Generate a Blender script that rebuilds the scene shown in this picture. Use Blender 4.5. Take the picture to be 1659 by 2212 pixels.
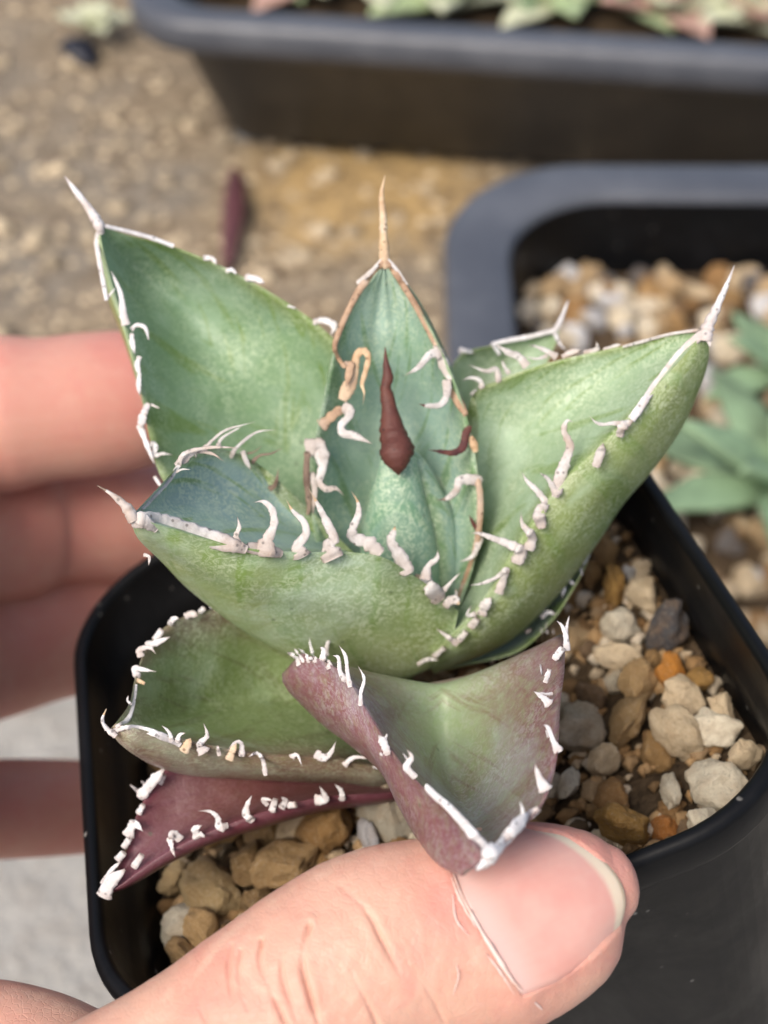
import bpy, bmesh, math, random
import numpy as np
from mathutils import Vector, noise
from mathutils.bvhtree import BVHTree

for o in list(bpy.data.objects): bpy.data.objects.remove(o)
sc = bpy.context.scene
COL = sc.collection
random.seed(4); RNG = np.random.default_rng(4)

# ------------------------------------------------------------------ camera
PITCH = math.radians(46); CAMH = 330.0            # mm above the ground
HF = math.radians(30.6)
K = 2*math.tan(HF/2)/1659
cd = bpy.data.cameras.new('camera'); cam = bpy.data.objects.new('camera', cd); COL.objects.link(cam)
cam.location = (0, 0, CAMH/1000); cam.rotation_euler = (math.pi/2-PITCH, 0, 0)
cd.sensor_fit = 'HORIZONTAL'; cd.angle = HF; cd.clip_start = 0.005; cd.clip_end = 50
cd.dof.use_dof = True; cd.dof.focus_distance = 0.133; cd.dof.aperture_fstop = cd.lens/2.1
sc.camera = cam
sc.render.resolution_x = 768; sc.render.resolution_y = 1024

# ------------------------------------------------------------------ light
SUN_EL, SUN_AZ = math.radians(54), math.radians(-140)      # azimuth clockwise from +Y
w = bpy.data.worlds.new('World'); sc.world = w; w.use_nodes = True
nt = w.node_tree; bg = nt.nodes['Background']
sky = nt.nodes.new('ShaderNodeTexSky'); sky.sky_type = 'NISHITA'; sky.sun_disc = False
sky.sun_elevation = SUN_EL; sky.sun_rotation = SUN_AZ; sky.dust_density = 5.0; sky.ozone_density = 0.6; sky.air_density = 1.0
nt.links.new(sky.outputs[0], bg.inputs[0]); bg.inputs[1].default_value = 0.15
sl = bpy.data.lights.new('sun', 'SUN'); sl.energy = 1.5; sl.angle = math.radians(20); sl.color = (1, .965, .90)
so = bpy.data.objects.new('sun', sl); COL.objects.link(so)
sd = Vector((math.sin(SUN_AZ)*math.cos(SUN_EL), math.cos(SUN_AZ)*math.cos(SUN_EL), math.sin(SUN_EL)))
so.rotation_euler = sd.to_track_quat('Z', 'Y').to_euler(); so.location = sd
vs = sc.view_settings; vs.view_transform = 'Standard'; vs.look = 'None'; vs.gamma = 1; vs.use_curve_mapping = False
vs.exposure = 0.50

# ------------------------------------------------------------------ coordinates
UPC = np.array([0, math.sin(PITCH), math.cos(PITCH)]); FWD = np.array([0, math.cos(PITCH), -math.sin(PITCH)]); RGT = np.array([1., 0, 0])
CAM0 = np.array([0, 0, CAMH])
def c2w(c):                                     # camera space (right, up, forward; mm) -> world m
    c = np.asarray(c, float)
    return (CAM0 + c[..., 0:1]*RGT + c[..., 1:2]*UPC + c[..., 2:3]*FWD)/1000
def at(p):                                      # (x, y, depth) of a sight line -> world m
    p = np.asarray(p, float); d = p[..., 2]
    return c2w(np.stack([(p[..., 0]-829.5)*K*d, (1106-p[..., 1])*K*d, d], -1))
def w2p(v):
    q = np.asarray(v)*1000-CAM0; d = q@FWD
    return np.stack([829.5+(q@RGT)/(K*d), 1106-(q@UPC)/(K*d), d], -1)
def level(px, py, h=0):                         # where a sight line meets height h (mm)
    a = at((px, py, 1.0))*1000-CAM0; t = (h-CAMH)/a[2]
    return Vector((CAM0+a*t)/1000)
PX = np.array([.926, .376, -.021]); PY = np.array([.213, -.568, -.795]); PU = np.array([-.311, .732, -.606]); PT = np.array([0.1, -17, 160.])
def pot(p):                                     # pot space (mm, z=0 rim) -> world m
    p = np.asarray(p, float)
    return c2w(PT+p[..., 0:1]*PX+p[..., 1:2]*PY+p[..., 2:3]*PU)

# ------------------------------------------------------------------ helpers
def tag(o, label=None, cat=None, group=None, kind=None):
    for k, v in (('label', label), ('category', cat), ('group', group), ('kind', kind)):
        if v: o[k] = v
    return o
def empty(name, loc):
    o = bpy.data.objects.new(name, None); o.location = loc; o.empty_display_size = .01; COL.objects.link(o); return o
def root_loc(p):
    v = Vector((0, 0, 0))
    while p: v = v+p.location; p = p.parent
    return v
def build(name, V, F, mat, parent=None, smooth=True, origin=None, attr=None):
    V = np.asarray(V, float)
    off = np.array(root_loc(parent)) if parent else np.zeros(3)
    loc = np.zeros(3)
    if origin is not None: loc = np.array(origin)-off
    me = bpy.data.meshes.new(name); me.from_pydata((V-off-loc).tolist(), [], F); me.update()
    if smooth: me.polygons.foreach_set('use_smooth', [True]*len(me.polygons))
    if mat: me.materials.append(mat)
    if attr is not None:
        a = me.attributes.new('lc', 'FLOAT_VECTOR', 'POINT'); a.data.foreach_set('vector', np.asarray(attr, np.float32).ravel())
    o = bpy.data.objects.new(name, me); o.location = loc; COL.objects.link(o); o.parent = parent
    return o
def grid_faces(nr, nc, closed=False):
    F = []; m = nc if closed else nc-1
    for i in range(nr-1):
        for j in range(m):
            a = i*nc+j; b = i*nc+(j+1) % nc
            F.append((a, b, b+nc, a+nc))
    return F
def spline(P, n):                               # Catmull-Rom through the rows of P, n samples
    P = np.asarray(P, float); m = len(P)
    Q = np.vstack([2*P[0]-P[1], P, 2*P[-1]-P[-2]])
    u = np.linspace(0, m-1, n); i = np.minimum(u.astype(int), m-2); t = (u-i)[:, None]
    a, b, c, d = Q[i], Q[i+1], Q[i+2], Q[i+3]
    return .5*(2*b+(c-a)*t+(2*a-5*b+4*c-d)*t**2+(3*b-a-3*c+d)*t**3)
def tube(C, R, squash=1.0, n=10, side=None, rough=0, flat=None, seed=0):
    """rings round a centre line C (world), radii R; squash = thickness / width"""
    C = np.asarray(C, float); R = np.asarray(R, float); T = np.gradient(C, axis=0); T /= np.linalg.norm(T, axis=1)[:, None]+1e-12
    side = FWD if side is None else side
    V = []; rg = np.random.default_rng(seed)
    for k in range(len(C)):
        b = side-T[k]*(side@T[k]); b /= np.linalg.norm(b)+1e-9; a = np.cross(T[k], b)
        for j in range(n):
            q = 2*math.pi*j/n; r = R[k]*(1+rough*rg.normal())
            V.append(C[k]+r*(math.cos(q)*a+squash*math.sin(q)*b))
    F = grid_faces(len(C), n, True); F.append(tuple(range(n))); F.append(tuple(range(len(V)-n, len(V)))[::-1])
    return np.array(V), F

# ------------------------------------------------------------------ materials
class N:
    def __init__(s, name):
        s.m = bpy.data.materials.new(name); s.m.use_nodes = True; s.t = s.m.node_tree; s.b = s.t.nodes['Principled BSDF']
    def n(s, typ, **k):
        x = s.t.nodes.new('ShaderNode'+typ)
        for a, v in k.items(): setattr(x, a, v)
        return x
    def set(s, node, key, v):
        if isinstance(v, bpy.types.NodeSocket): s.t.links.new(v, node.inputs[key])
        else: node.inputs[key].default_value = v
    def math(s, op, a, b=0., c=None, clamp=False):
        x = s.n('Math', operation=op); x.use_clamp = clamp; s.set(x, 0, a); s.set(x, 1, b)
        if c is not None: s.set(x, 2, c)
        return x.outputs[0]
    def ramp(s, v, lo, hi, a=0., b=1.):
        x = s.n('MapRange'); x.interpolation_type = 'SMOOTHSTEP'
        s.set(x, 0, v); s.set(x, 1, lo); s.set(x, 2, hi); s.set(x, 3, a); s.set(x, 4, b); return x.outputs[0]
    def mix(s, f, a, b, mode='MIX'):
        x = s.n('Mix', data_type='RGBA', blend_type=mode); s.set(x, 0, f)
        s.set(x, 6, a if isinstance(a, bpy.types.NodeSocket) else (*a, 1)); s.set(x, 7, b if isinstance(b, bpy.types.NodeSocket) else (*b, 1)); return x.outputs[2]
    def noise(s, scale, detail=3, rough=.55, dist=0., vec=None):
        x = s.n('TexNoise'); x.inputs['Scale'].default_value = scale; x.inputs['Detail'].default_value = detail
        x.inputs['Roughness'].default_value = rough; x.inputs['Distortion'].default_value = dist
        s.set(x, 'Vector', vec if vec is not None else s.obj()); return x.outputs[0]
    def voro(s, scale, feature='F1', vec=None, out=0):
        x = s.n('TexVoronoi'); x.feature = feature; x.inputs['Scale'].default_value = scale
        s.set(x, 'Vector', vec if vec is not None else s.obj()); return x.outputs[out]
    def obj(s):
        if not hasattr(s, '_o'): s._o = s.n('TexCoord').outputs['Object']
        return s._o
    def bump(s, h, strength, dist):
        x = s.n('Bump'); s.set(x, 'Height', h); x.inputs['Strength'].default_value = strength; x.inputs['Distance'].default_value = dist
        s.t.links.new(x.outputs[0], s.b.inputs['Normal'])
    def done(s, col, rough=.5, spec=.4, **k):
        s.set(s.b, 'Base Color', col if isinstance(col, bpy.types.NodeSocket) else (*col, 1)); s.set(s.b, 'Roughness', rough)
        s.b.inputs['Specular IOR Level'].default_value = spec
        for a, v in k.items(): s.set(s.b, a.replace('_', ' '), v)
        return s.m

def leaf_mat(name, inner, under, edge, red=None, red_edge=0., red_tip=0., red_under=0., red_all=0., wax=.5, reach=.42, tip0=.5, waxc=(.59, .66, .47)):
    """inner / under: blade colours, edge: rim colour, red: pigment colour with its reach"""
    s = N(name); at_ = s.n('Attribute', attribute_name='lc'); sep = s.n('SeparateXYZ'); s.t.links.new(at_.outputs['Vector'], sep.inputs[0])
    S, T, U = sep.outputs
    ed = s.math('SUBTRACT', 1., s.math('ABSOLUTE', s.math('MULTIPLY_ADD', S, 2., -1.)))       # 0 at the margin
    n1 = s.noise(75, 4, .6, .6); n2 = s.noise(260, 4, .6, 1.2); wob = s.math('MULTIPLY_ADD', n1, .3, -.15)
    edw = s.math('ADD', ed, wob)
    c = s.mix(U, inner, under)
    c = s.mix(s.ramp(n1, .42, .68, 0, .55), c, s.mix(U, tuple(x*y for x, y in zip(inner, (.9, .98, .72))), tuple(x*y for x, y in zip(under, (.8, .95, .85)))))
    c = s.mix(s.ramp(edw, .0, .26, .75, 0), c, edge)
    # leaf-bud imprints: slanted streaks of deeper green
    cmb = s.n('CombineXYZ'); s.set(cmb, 0, s.math('MULTIPLY', S, 3.2)); s.set(cmb, 1, s.math('MULTIPLY_ADD', T, 15., s.math('MULTIPLY', ed, 5.)))
    st = s.noise(1.0, 3, .55, .5, cmb.outputs[0])
    c = s.mix(s.ramp(st, .54, .62, 0, .7), c, tuple(x*y for x, y in zip(edge, (.72, .92, .8))))
    if red:
        f = s.math('MULTIPLY', s.ramp(edw, .02, reach, 1, 0), red_edge)
        f = s.math('MAXIMUM', f, s.math('MULTIPLY', s.ramp(s.math('ADD', T, wob), tip0, .95), red_tip))
        f = s.math('MAXIMUM', f, s.math('MULTIPLY', U, red_under)); f = s.math('ADD', f, red_all)
        gr = s.noise(900, 3, .7)
        f = s.math('MULTIPLY', f, s.ramp(gr, .25, .6, .55, 1.), clamp=True)
        c = s.mix(f, c, red)
    # wax: fine wormy flecks and a soft bloom
    wx = s.noise(1050, 3, .6, 2.6); bl = s.noise(130, 3, .6)
    fl = s.math('MULTIPLY', s.ramp(wx, .46, .60), s.ramp(bl, .3, .7, .25, 1.))
    c = s.mix(s.math('MULTIPLY', fl, .68*wax), c, waxc)
    c = s.mix(s.ramp(s.noise(60, 4, .65, .6), .47, .66, 0, .5*wax), c, tuple(x*y for x, y in zip(waxc, (.84, .95, 1.04))))
    c = s.mix(s.ramp(s.voro(190), .035, .06, .5, 0), c, (.07, .09, .05))
    hgt = s.math('ADD', s.math('MULTIPLY', wx, .5), s.math('MULTIPLY', n2, 1.6))
    s.bump(hgt, .2, .0005)
    return s.done(c, s.ramp(bl, .3, .7, .34, .52), .5, Subsurface_Weight=.06, Subsurface_Radius=(.001, .0016, .0006), Subsurface_Scale=1.)
GREEN_EDGE = (.19, .235, .055)
M = {}
M['leaf_blue'] = leaf_mat('leaf_blue', (.23, .345, .285), (.20, .30, .15), (.16, .24, .10), wax=.75)
M['leaf_left'] = leaf_mat('leaf_left', (.185, .285, .17), (.25, .265, .06), GREEN_EDGE, wax=.55)
M['leaf_right'] = leaf_mat('leaf_right', (.255, .35, .215), (.215, .285, .09), GREEN_EDGE, wax=.75)
M['leaf_fold'] = leaf_mat('leaf_fold', (.235, .34, .325), (.30, .36, .16), (.20, .26, .05), wax=.85)
M['leaf_front'] = leaf_mat('leaf_front', (.27, .36, .19), (.255, .265, .18), (.24, .19, .09), (.175, .068, .074), 1., 1., .22, 0., wax=.42, reach=1.2, tip0=.25, waxc=(.50, .48, .50))
M['leaf_low'] = leaf_mat('leaf_low', (.195, .26, .10), (.23, .175, .13), (.19, .17, .07), (.19, .10, .085), .75, .5, .75, 0., wax=.55, reach=.5, tip0=.6)
M['leaf_red'] = leaf_mat('leaf_red', (.135, .062, .05), (.13, .036, .045), (.13, .032, .038), (.125, .028, .039), .9, .8, .9, .5, wax=.16, waxc=(.42, .30, .32))
M['bud'] = leaf_mat('bud', (.19, .315, .235), (.19, .315, .235), (.17, .28, .18), wax=.8)

def horn_mat(name, a, b, c, tint=.5):
    s = N(name); n = s.noise(650, 4, .65, .5); n2 = s.noise(170, 3, .6, .4); at_ = s.n('Attribute', attribute_name='lc'); sep = s.n('SeparateXYZ'); s.t.links.new(at_.outputs['Vector'], sep.inputs[0])
    T = s.math('ADD', sep.outputs[1], s.math('MULTIPLY_ADD', n2, .5, -.25))
    col = s.mix(s.ramp(n, .35, .72), a, b); col = s.mix(s.ramp(n2, .5, .72, 0, tint), col, c)
    col = s.mix(s.ramp(T, .05, .30, .55, 0), col, s.mix(.5, c, b)); col = s.mix(s.ramp(T, .80, 1.05, 0, .75), col, tuple(x*.55 for x in c))
    col = s.mix(s.ramp(s.voro(1100), .12, .24, .75, 0), col, tuple(x*.35 for x in b))
    s.bump(s.noise(1400, 4, .7), .5, .0003)
    return s.done(col, .55, .35)
M['horn_white'] = horn_mat('horn_white', (.60, .57, .54), (.40, .355, .325), (.36, .25, .18), .65)
M['horn_pale'] = horn_mat('horn_pale', (.70, .685, .68), (.52, .485, .475), (.44, .335, .28), .55)
M['horn_brown'] = horn_mat('horn_brown', (.42, .28, .18), (.25, .14, .08), (.56, .48, .40), .8)
M['horn_tan'] = horn_mat('horn_tan', (.58, .43, .27), (.40, .23, .115), (.66, .58, .47), .75)
M['horn_red'] = horn_mat('horn_red', (.10, .030, .026), (.045, .012, .014), (.17, .062, .035), .7)
M['horn_dark'] = horn_mat('horn_dark', (.22, .15, .11), (.12, .075, .055), (.35, .27, .2), .5)

s = N('black_plastic'); d1 = s.noise(60, 5, .65, .4); sp = s.voro(330); sp2 = s.voro(120)
c = s.mix(s.ramp(d1, .5, .75, 0, .55), (.0045, .0047, .0053), (.011, .0115, .013))
keep = s.ramp(s.noise(220, 2), .50, .60)
c = s.mix(s.math('MULTIPLY', s.ramp(sp, .05, .14, .75, 0), keep), c, (.30, .285, .26))
s.bump(s.noise(900, 3), .12, .0002); M['black_plastic'] = s.done(c, s.ramp(d1, .3, .7, .34, .5), .15)
s = N('grey_plastic'); d1 = s.noise(35, 4, .6); c = s.mix(s.ramp(d1, .35, .75), (.062, .067, .080), (.098, .104, .118))
M['grey_plastic'] = s.done(c, .42, .5)
s = N('tray_plastic'); d1 = s.noise(30, 5, .65); c = s.mix(s.ramp(d1, .4, .75), (.030, .030, .031), (.062, .057, .052))
M['tray_plastic'] = s.done(c, .45, .5)
s = N('soil'); c = s.mix(s.noise(300, 4), (.035, .024, .015), (.12, .08, .045)); s.bump(s.noise(400, 4), 1, .001); M['soil'] = s.done(c, .9, .2)

s = N('pebble'); oi = s.n('ObjectInfo'); n = s.noise(1.9, 5, .65, .4); n2 = s.noise(8.5, 5, .75)
c = s.mix(s.ramp(n, .35, .7, 0, .55), oi.outputs['Color'], s.mix(.6, oi.outputs['Color'], (.30, .17, .07)))
c = s.mix(s.ramp(n2, .5, .75, 0, .45), c, s.mix(.55, c, (.75, .70, .6)))
c = s.mix(s.ramp(n2, .5, .28, 0, .5), c, s.mix(.65, c, (.03, .02, .012)))
s.bump(s.math('ADD', s.math('MULTIPLY', n, .5), n2), .75, .0011); M['pebble'] = s.done(c, .8, .25)

# skin
s = N('skin'); n1 = s.noise(55, 4, .6, .4); n2 = s.noise(260, 3, .6); n3 = s.noise(1300, 3, .6); v = s.voro(1500, 'DISTANCE_TO_EDGE')
nb = s.noise(140, 4, .65, .6); c = s.mix(s.ramp(n1, .38, .68), (.60, .355, .26), (.565, .275, .205)); c = s.mix(s.ramp(nb, .5, .7, 0, .5), c, (.58, .235, .19)); c = s.mix(s.ramp(nb, .46, .3, 0, .45), c, (.66, .45, .33))
at_ = s.n('Attribute', attribute_name='lc'); sep = s.n('SeparateXYZ'); s.t.links.new(at_.outputs['Vector'], sep.inputs[0])
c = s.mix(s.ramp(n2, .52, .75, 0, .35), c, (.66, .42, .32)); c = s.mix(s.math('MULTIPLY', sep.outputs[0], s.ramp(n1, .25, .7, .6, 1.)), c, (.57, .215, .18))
s.bump(s.math('ADD', s.math('MULTIPLY', s.ramp(v, 0, .12), .5), s.math('MULTIPLY', n3, .8)), .26, .00024)
M['skin'] = s.done(c, s.ramp(n2, .3, .7, .40, .52), .38, Subsurface_Weight=.22, Subsurface_Radius=(.0030, .0011, .0006), Subsurface_Scale=1.)
s = N('nail'); at_ = s.n('Attribute', attribute_name='lc'); sep = s.n('SeparateXYZ'); s.t.links.new(at_.outputs['Vector'], sep.inputs[0]); u, v_, _ = sep.outputs
n = s.noise(160, 3, .6); uu = s.math('ADD', u, s.math('MULTIPLY_ADD', n, .06, -.03))
c = s.mix(s.ramp(n, .35, .7), (.655, .365, .305), (.62, .30, .25))
c = s.mix(s.ramp(uu, .0, .28, .55, 0), c, (.74, .52, .47))
c = s.mix(s.ramp(uu, .885, .935), c, (.70, .56, .42))
c = s.mix(s.ramp(uu, .97, .995, 0, .5), c, (.50, .34, .20))
cmb = s.n('CombineXYZ'); s.set(cmb, 0, s.math('MULTIPLY', u, 1.5)); s.set(cmb, 1, s.math('MULTIPLY', v_, 34.))
s.bump(s.noise(1.0, 2, .5, 0, cmb.outputs[0]), .10, .0003)
M['nail'] = s.done(c, .32, .45, Subsurface_Weight=.2, Subsurface_Radius=(.002, .0009, .0006), Subsurface_Scale=1.)
s = N('dry_skin'); M['dry_skin'] = s.done(s.mix(s.ramp(s.noise(500, 4), .35, .65), (.68, .46, .38), (.74, .58, .52)), .55, .35)

s = N('ground'); n1 = s.noise(9, 4, .6, .5); n2 = s.noise(95, 5, .65, .3); n3 = s.noise(330, 4, .7); vv = s.voro(85, 'F1', None, 0)
sy = s.n('SeparateXYZ'); s.t.links.new(s.obj(), sy.inputs[0]); far = s.ramp(s.math('ADD', sy.outputs[1], s.math('MULTIPLY_ADD', n1, .16, -.08)), .20, .42)
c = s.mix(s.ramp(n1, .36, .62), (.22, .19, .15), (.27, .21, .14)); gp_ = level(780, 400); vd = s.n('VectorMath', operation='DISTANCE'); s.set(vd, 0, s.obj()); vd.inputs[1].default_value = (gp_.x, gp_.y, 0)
c = s.mix(s.ramp(s.math('ADD', vd.outputs['Value'], s.math('MULTIPLY_ADD', n2, .05, -.025)), .025, .075, .8, 0), c, (.48, .32, .13)); c = s.mix(far, (.36, .345, .315), c); c = s.mix(s.math('MULTIPLY', s.ramp(n2, .45, .68, 0, .85), s.ramp(far, 0, 1, .25, 1.)), c, (.125, .085, .05))  # golden patch round gp_: a sunlit spot painted into the ground colour
c = s.mix(s.ramp(n3, .58, .76, 0, .6), c, (.58, .50, .38)); c = s.mix(s.ramp(n3, .42, .28, 0, .6), c, (.06, .042, .028))
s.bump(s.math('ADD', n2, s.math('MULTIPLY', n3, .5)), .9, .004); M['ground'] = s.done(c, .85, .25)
def flat(name, col, rough=.6, var=.35, sc_=200):
    s = N(name); n = s.noise(sc_, 4, .6, .4); c = s.mix(s.ramp(n, .35, .7), col, tuple(x*(1-var) for x in col)); return s.done(c, rough, .4)
M['grit'] = flat('grit', (.58, .47, .32), .85, .65, 60)
s = N('fines'); ge = s.n('NewGeometry'); cr = s.n('ValToRGB'); s.t.links.new(ge.outputs['Random Per Island'], cr.inputs[0]); el = cr.color_ramp.elements
el[0].color = (.10, .065, .035, 1); el[1].color = (.55, .47, .36, 1)
for q, c_ in ((.25, (.24, .14, .06, 1)), (.5, (.34, .22, .11, 1)), (.7, (.26, .17, .09, 1)), (.85, (.42, .33, .22, 1))): e_ = el.new(q); e_.color = c_
s.bump(s.noise(900, 4, .7), .8, .0006); M['fines'] = s.done(cr.outputs[0], .9, .2)
M['fallen'] = flat('fallen', (.10, .035, .04), .6)
M['succ_a'] = flat('succ_a', (.40, .50, .28), .5, .35, 90); M['succ_b'] = flat('succ_b', (.58, .60, .42), .5, .3, 90); M['succ_c'] = flat('succ_c', (.48, .30, .24), .5, .35, 90)
M['agave_b'] = flat('agave_b', (.22, .325, .185), .6, .5, 60); M['scrap'] = flat('scrap', (.012, .013, .022), .4)

# ------------------------------------------------------------------ setting
V = []; n = 61
for j in range(n):
    for i in range(n):
        x, y = -3+6*i/(n-1), -1.2+6*j/(n-1)
        V.append((x, y, .003*noise.noise((x*3, y*3, 0))))
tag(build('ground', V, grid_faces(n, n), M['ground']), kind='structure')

def ico(sub=3, seed=0, amp=.25, freq=1.3, squash=(1, 1, 1), flatn=5, cut=(.62, .85)):
    bm = bmesh.new(); bmesh.ops.create_icosphere(bm, subdivisions=sub, radius=1)
    V = np.array([v.co[:] for v in bm.verts]); F = [tuple(v.index for v in f.verts) for f in bm.faces]; bm.free()
    rg = np.random.default_rng(seed)
    D = rg.normal(size=(flatn, 3)); D /= np.linalg.norm(D, axis=1)[:, None]; H = rg.uniform(*cut, flatn)
    for q, h in zip(D, H):                       # knocked-off facets
        e = V@q; m = e > h; V[m] -= np.outer((e[m]-h)*.96, q)
    off = rg.uniform(0, 50, 3)
    for k in range(len(V)):
        p = Vector(V[k]*freq+off); r = 1+amp*noise.noise(p)+amp*.38*noise.noise(p*2.7)+amp*.2*noise.noise(p*6.5)+amp*.1*noise.noise(p*14)
        V[k] *= r
    return V*np.array(squash), F
PEB = []
for k in range(18):
    v, f = ico(4, k, .28, 1.5, (1, RNG.uniform(.66, .95), RNG.uniform(.58, .85)), 9, (.62, .86))
    me = bpy.data.meshes.new('pebble'); me.from_pydata(v.tolist(), [], f); me.polygons.foreach_set('use_smooth', [True]*len(f)); me.materials.append(M['pebble']); PEB.append(me)
TONES = [((.36, .215, .085), 6), ((.28, .155, .06), 4), ((.44, .31, .17), 5), ((.60, .47, .30), 4), ((.74, .65, .49), 2), ((.42, .16, .035), 1.4), ((.10, .098, .10), .6), ((.6, .6, .6), .6), ((.20, .13, .075), 2)]
TW = np.array([t[1] for t in TONES]); TW = TW/TW.sum()
def pebble(parent, world, r, tone=None, rot=None, stretch=(1, 1, 1), k=None):
    o = bpy.data.objects.new('pebble', PEB[random.randrange(18) if k is None else k]); COL.objects.link(o); o.parent = parent
    o.location = Vector(world)-root_loc(parent); o.scale = [r*q for q in stretch]
    o.rotation_euler = rot or [random.uniform(0, 6.28) for _ in range(3)]
    t = np.array(tone if tone is not None else TONES[RNG.choice(len(TONES), p=TW)][0])*RNG.uniform(.8, 1.2)
    o.color = (*np.clip(t, 0, 1), 1); return o

def rsq(h, r, z, n=10, hy=None):
    hy = hy or h; P = []
    for i, (cx, cy) in enumerate([(h-r, hy-r), (-h+r, hy-r), (-h+r, -hy+r), (h-r, -hy+r)]):
        for t in np.linspace(0, math.pi/2, n):
            a = t+i*math.pi/2; P.append((cx+r*math.cos(a), cy+r*math.sin(a), z))
    return P
def rloft(rings, close=True):
    V = np.vstack(rings); nc = len(rings[0]); F = grid_faces(len(rings), nc, True)
    if close: F.append(tuple(range(nc))); F.append(tuple(range(len(V)-nc, len(V))))
    return V, F

# big tray behind: rounded oblong, wide rolled rim, feet under the wall
def place_box(origin, ang):
    c, s_ = math.cos(ang), math.sin(ang); o = np.array(origin)
    return lambda P: np.stack([o[0]+(P[..., 0]*c-P[..., 1]*s_)/1000, o[1]+(P[..., 0]*s_+P[..., 1]*c)/1000, o[2]+P[..., 2]/1000], -1)
HT = 75
a = level(470, 52, HT); b = level(1650, 132, HT); ang = math.atan2(b.y-a.y, b.x-a.x)
hx, hy, rc = 260, 130, 34
ex = Vector((math.cos(ang), math.sin(ang), 0)); ey = Vector((-math.sin(ang), math.cos(ang), 0))
corner = level(245, 10, HT)
# slide along the rim line so that the left end of the rim falls where the photograph has it
left = a+ex*((corner-a).dot(ex))
ctr = left+ex*(hx/1000)+ey*(hy/1000); ctr.z = 0
L = place_box((ctr.x, ctr.y, 0), ang)
tray = tag(empty('planter_tray', ctr), 'long dark grey plastic tray of small succulents behind the potted agave', 'planter tray')
prof = [(hx-34, hy-34, 6), (hx-30, hy-30, 8), (hx-14, hy-14, HT-17), (hx-12, hy-12, HT-15)]
wall = [L(np.array(rsq(h, rc-(hx-h)*.4, z, 10, g))) for h, g, z in prof]
inner = [L(np.array(rsq(h, rc-(hx-h)*.4, z, 10, g))) for h, g, z in [(hx-15, hy-15, HT-16), (hx-33, hy-33, 10)]]
v, f = rloft(wall+inner, True); build('wall', v, f, M['tray_plastic'], tray)
rp = [(12, -15.5), (1.5, -14), (0, -11), (0, -3), (2, -.6), (5, 0), (12, 0), (14, -1.5), (15, -6), (15.5, -17)]
v, f = rloft([L(np.array(rsq(hx-q, rc-q*.4, HT+z, 10, hy-q))) for q, z in rp], False); build('rim', v, f, M['grey_plastic'], tray)
for fx in (-215, -165, -110, -55, 0, 60, 120, 180):
    for sy in (-1, 1):
        bm = rsq(10, 3, 0, 4, 6); P = np.array(bm)+(fx, sy*(hy-44), 0); Q = P+(0, 0, 7)
        v, f = rloft([L(P), L(Q)]); build('foot', v, f, M['tray_plastic'], tray)
v, f = rloft([L(np.array(rsq(hx-19, rc-8, HT-22, 10, hy-19))), L(np.array(rsq(hx-30, rc-12, HT-40, 10, hy-30)))]); build('soil', v, f, M['soil'], tray)

def succ_leaf(name, mat, L_, W_, Tk, curve, parent, base, az, el):
    """thick pointed leaf; base world (m), az / el in radians"""
    nr, nc = 9, 10; V = []
    d = np.array([math.cos(az), math.sin(az), 0]); up = np.array([0, 0, 1.]); sd_ = np.array([-math.sin(az), math.cos(az), 0])
    for i in range(nr):
        t = i/(nr-1); wv = W_*(.45+.9*t-.05) if t < .55 else W_*max(.02, (1-t)/.45)**.8*.92
        e = el-curve*t; p = np.array(base)+L_*t*(d*math.cos(e)+up*math.sin(e)); nrm = up*math.cos(e)-d*math.sin(e)
        for j in range(nc):
            q = 2*math.pi*j/nc; V.append(p+sd_*wv*.5*math.cos(q)+nrm*(Tk*.5*math.sin(q)*(1-.5*t)+.25*wv*(math.cos(q)**2)*.7))
    F = grid_faces(nr, nc, True)+[tuple(range(nc)), tuple(range(nr*nc-nc, nr*nc))]
    return build(name, V, F, mat, parent)
def rosette(name, loc, r, mats, n, label, cat, group, rnd, wide=.5):
    o = tag(empty(name, loc), label, cat, group)
    for k in range(n):
        fr = k/n; az = k*2.39996+rnd; el = .25+1.05*fr
        succ_leaf('leaf', mats[k % len(mats)], r*(1-.45*fr), r*wide*(1-.3*fr), r*.16, .15, o, loc, az, el)
    return o
kinds = [('pale green', [M['succ_b'], M['succ_a']]), ('grey green', [M['succ_a'], M['agave_b']]), ('reddish', [M['succ_c'], M['succ_b']])]
tops = [(800, -30, 0), (955, 5, 0), (1080, -40, 1), (1210, 5, 0), (1340, -10, 1), (1450, 30, 2), (1560, 15, 0), (1650, 45, 2), (640, -40, 2), (520, -55, 1)]
order = np.argsort(np.argsort([t[0] for t in tops])); ORD = ['closest to', 'second from', 'third from', 'fourth from', 'fifth from', 'sixth from', 'seventh from', 'eighth from', 'ninth from', 'farthest from']
for i, (px, py, kd) in enumerate(tops):
    p = level(px, py-22, HT-4); p += ey*.020; p.z = (HT-20)/1000
    rosette('small_succulent', p, RNG.uniform(.034, .042), kinds[kd][1], 13, kinds[kd][0]+' rosette in the long tray, '+ORD[order[i]]+' the rounded tray corner by bare ground', 'succulent', 'rosettes in the long tray', i*1.3, .55)

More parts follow.
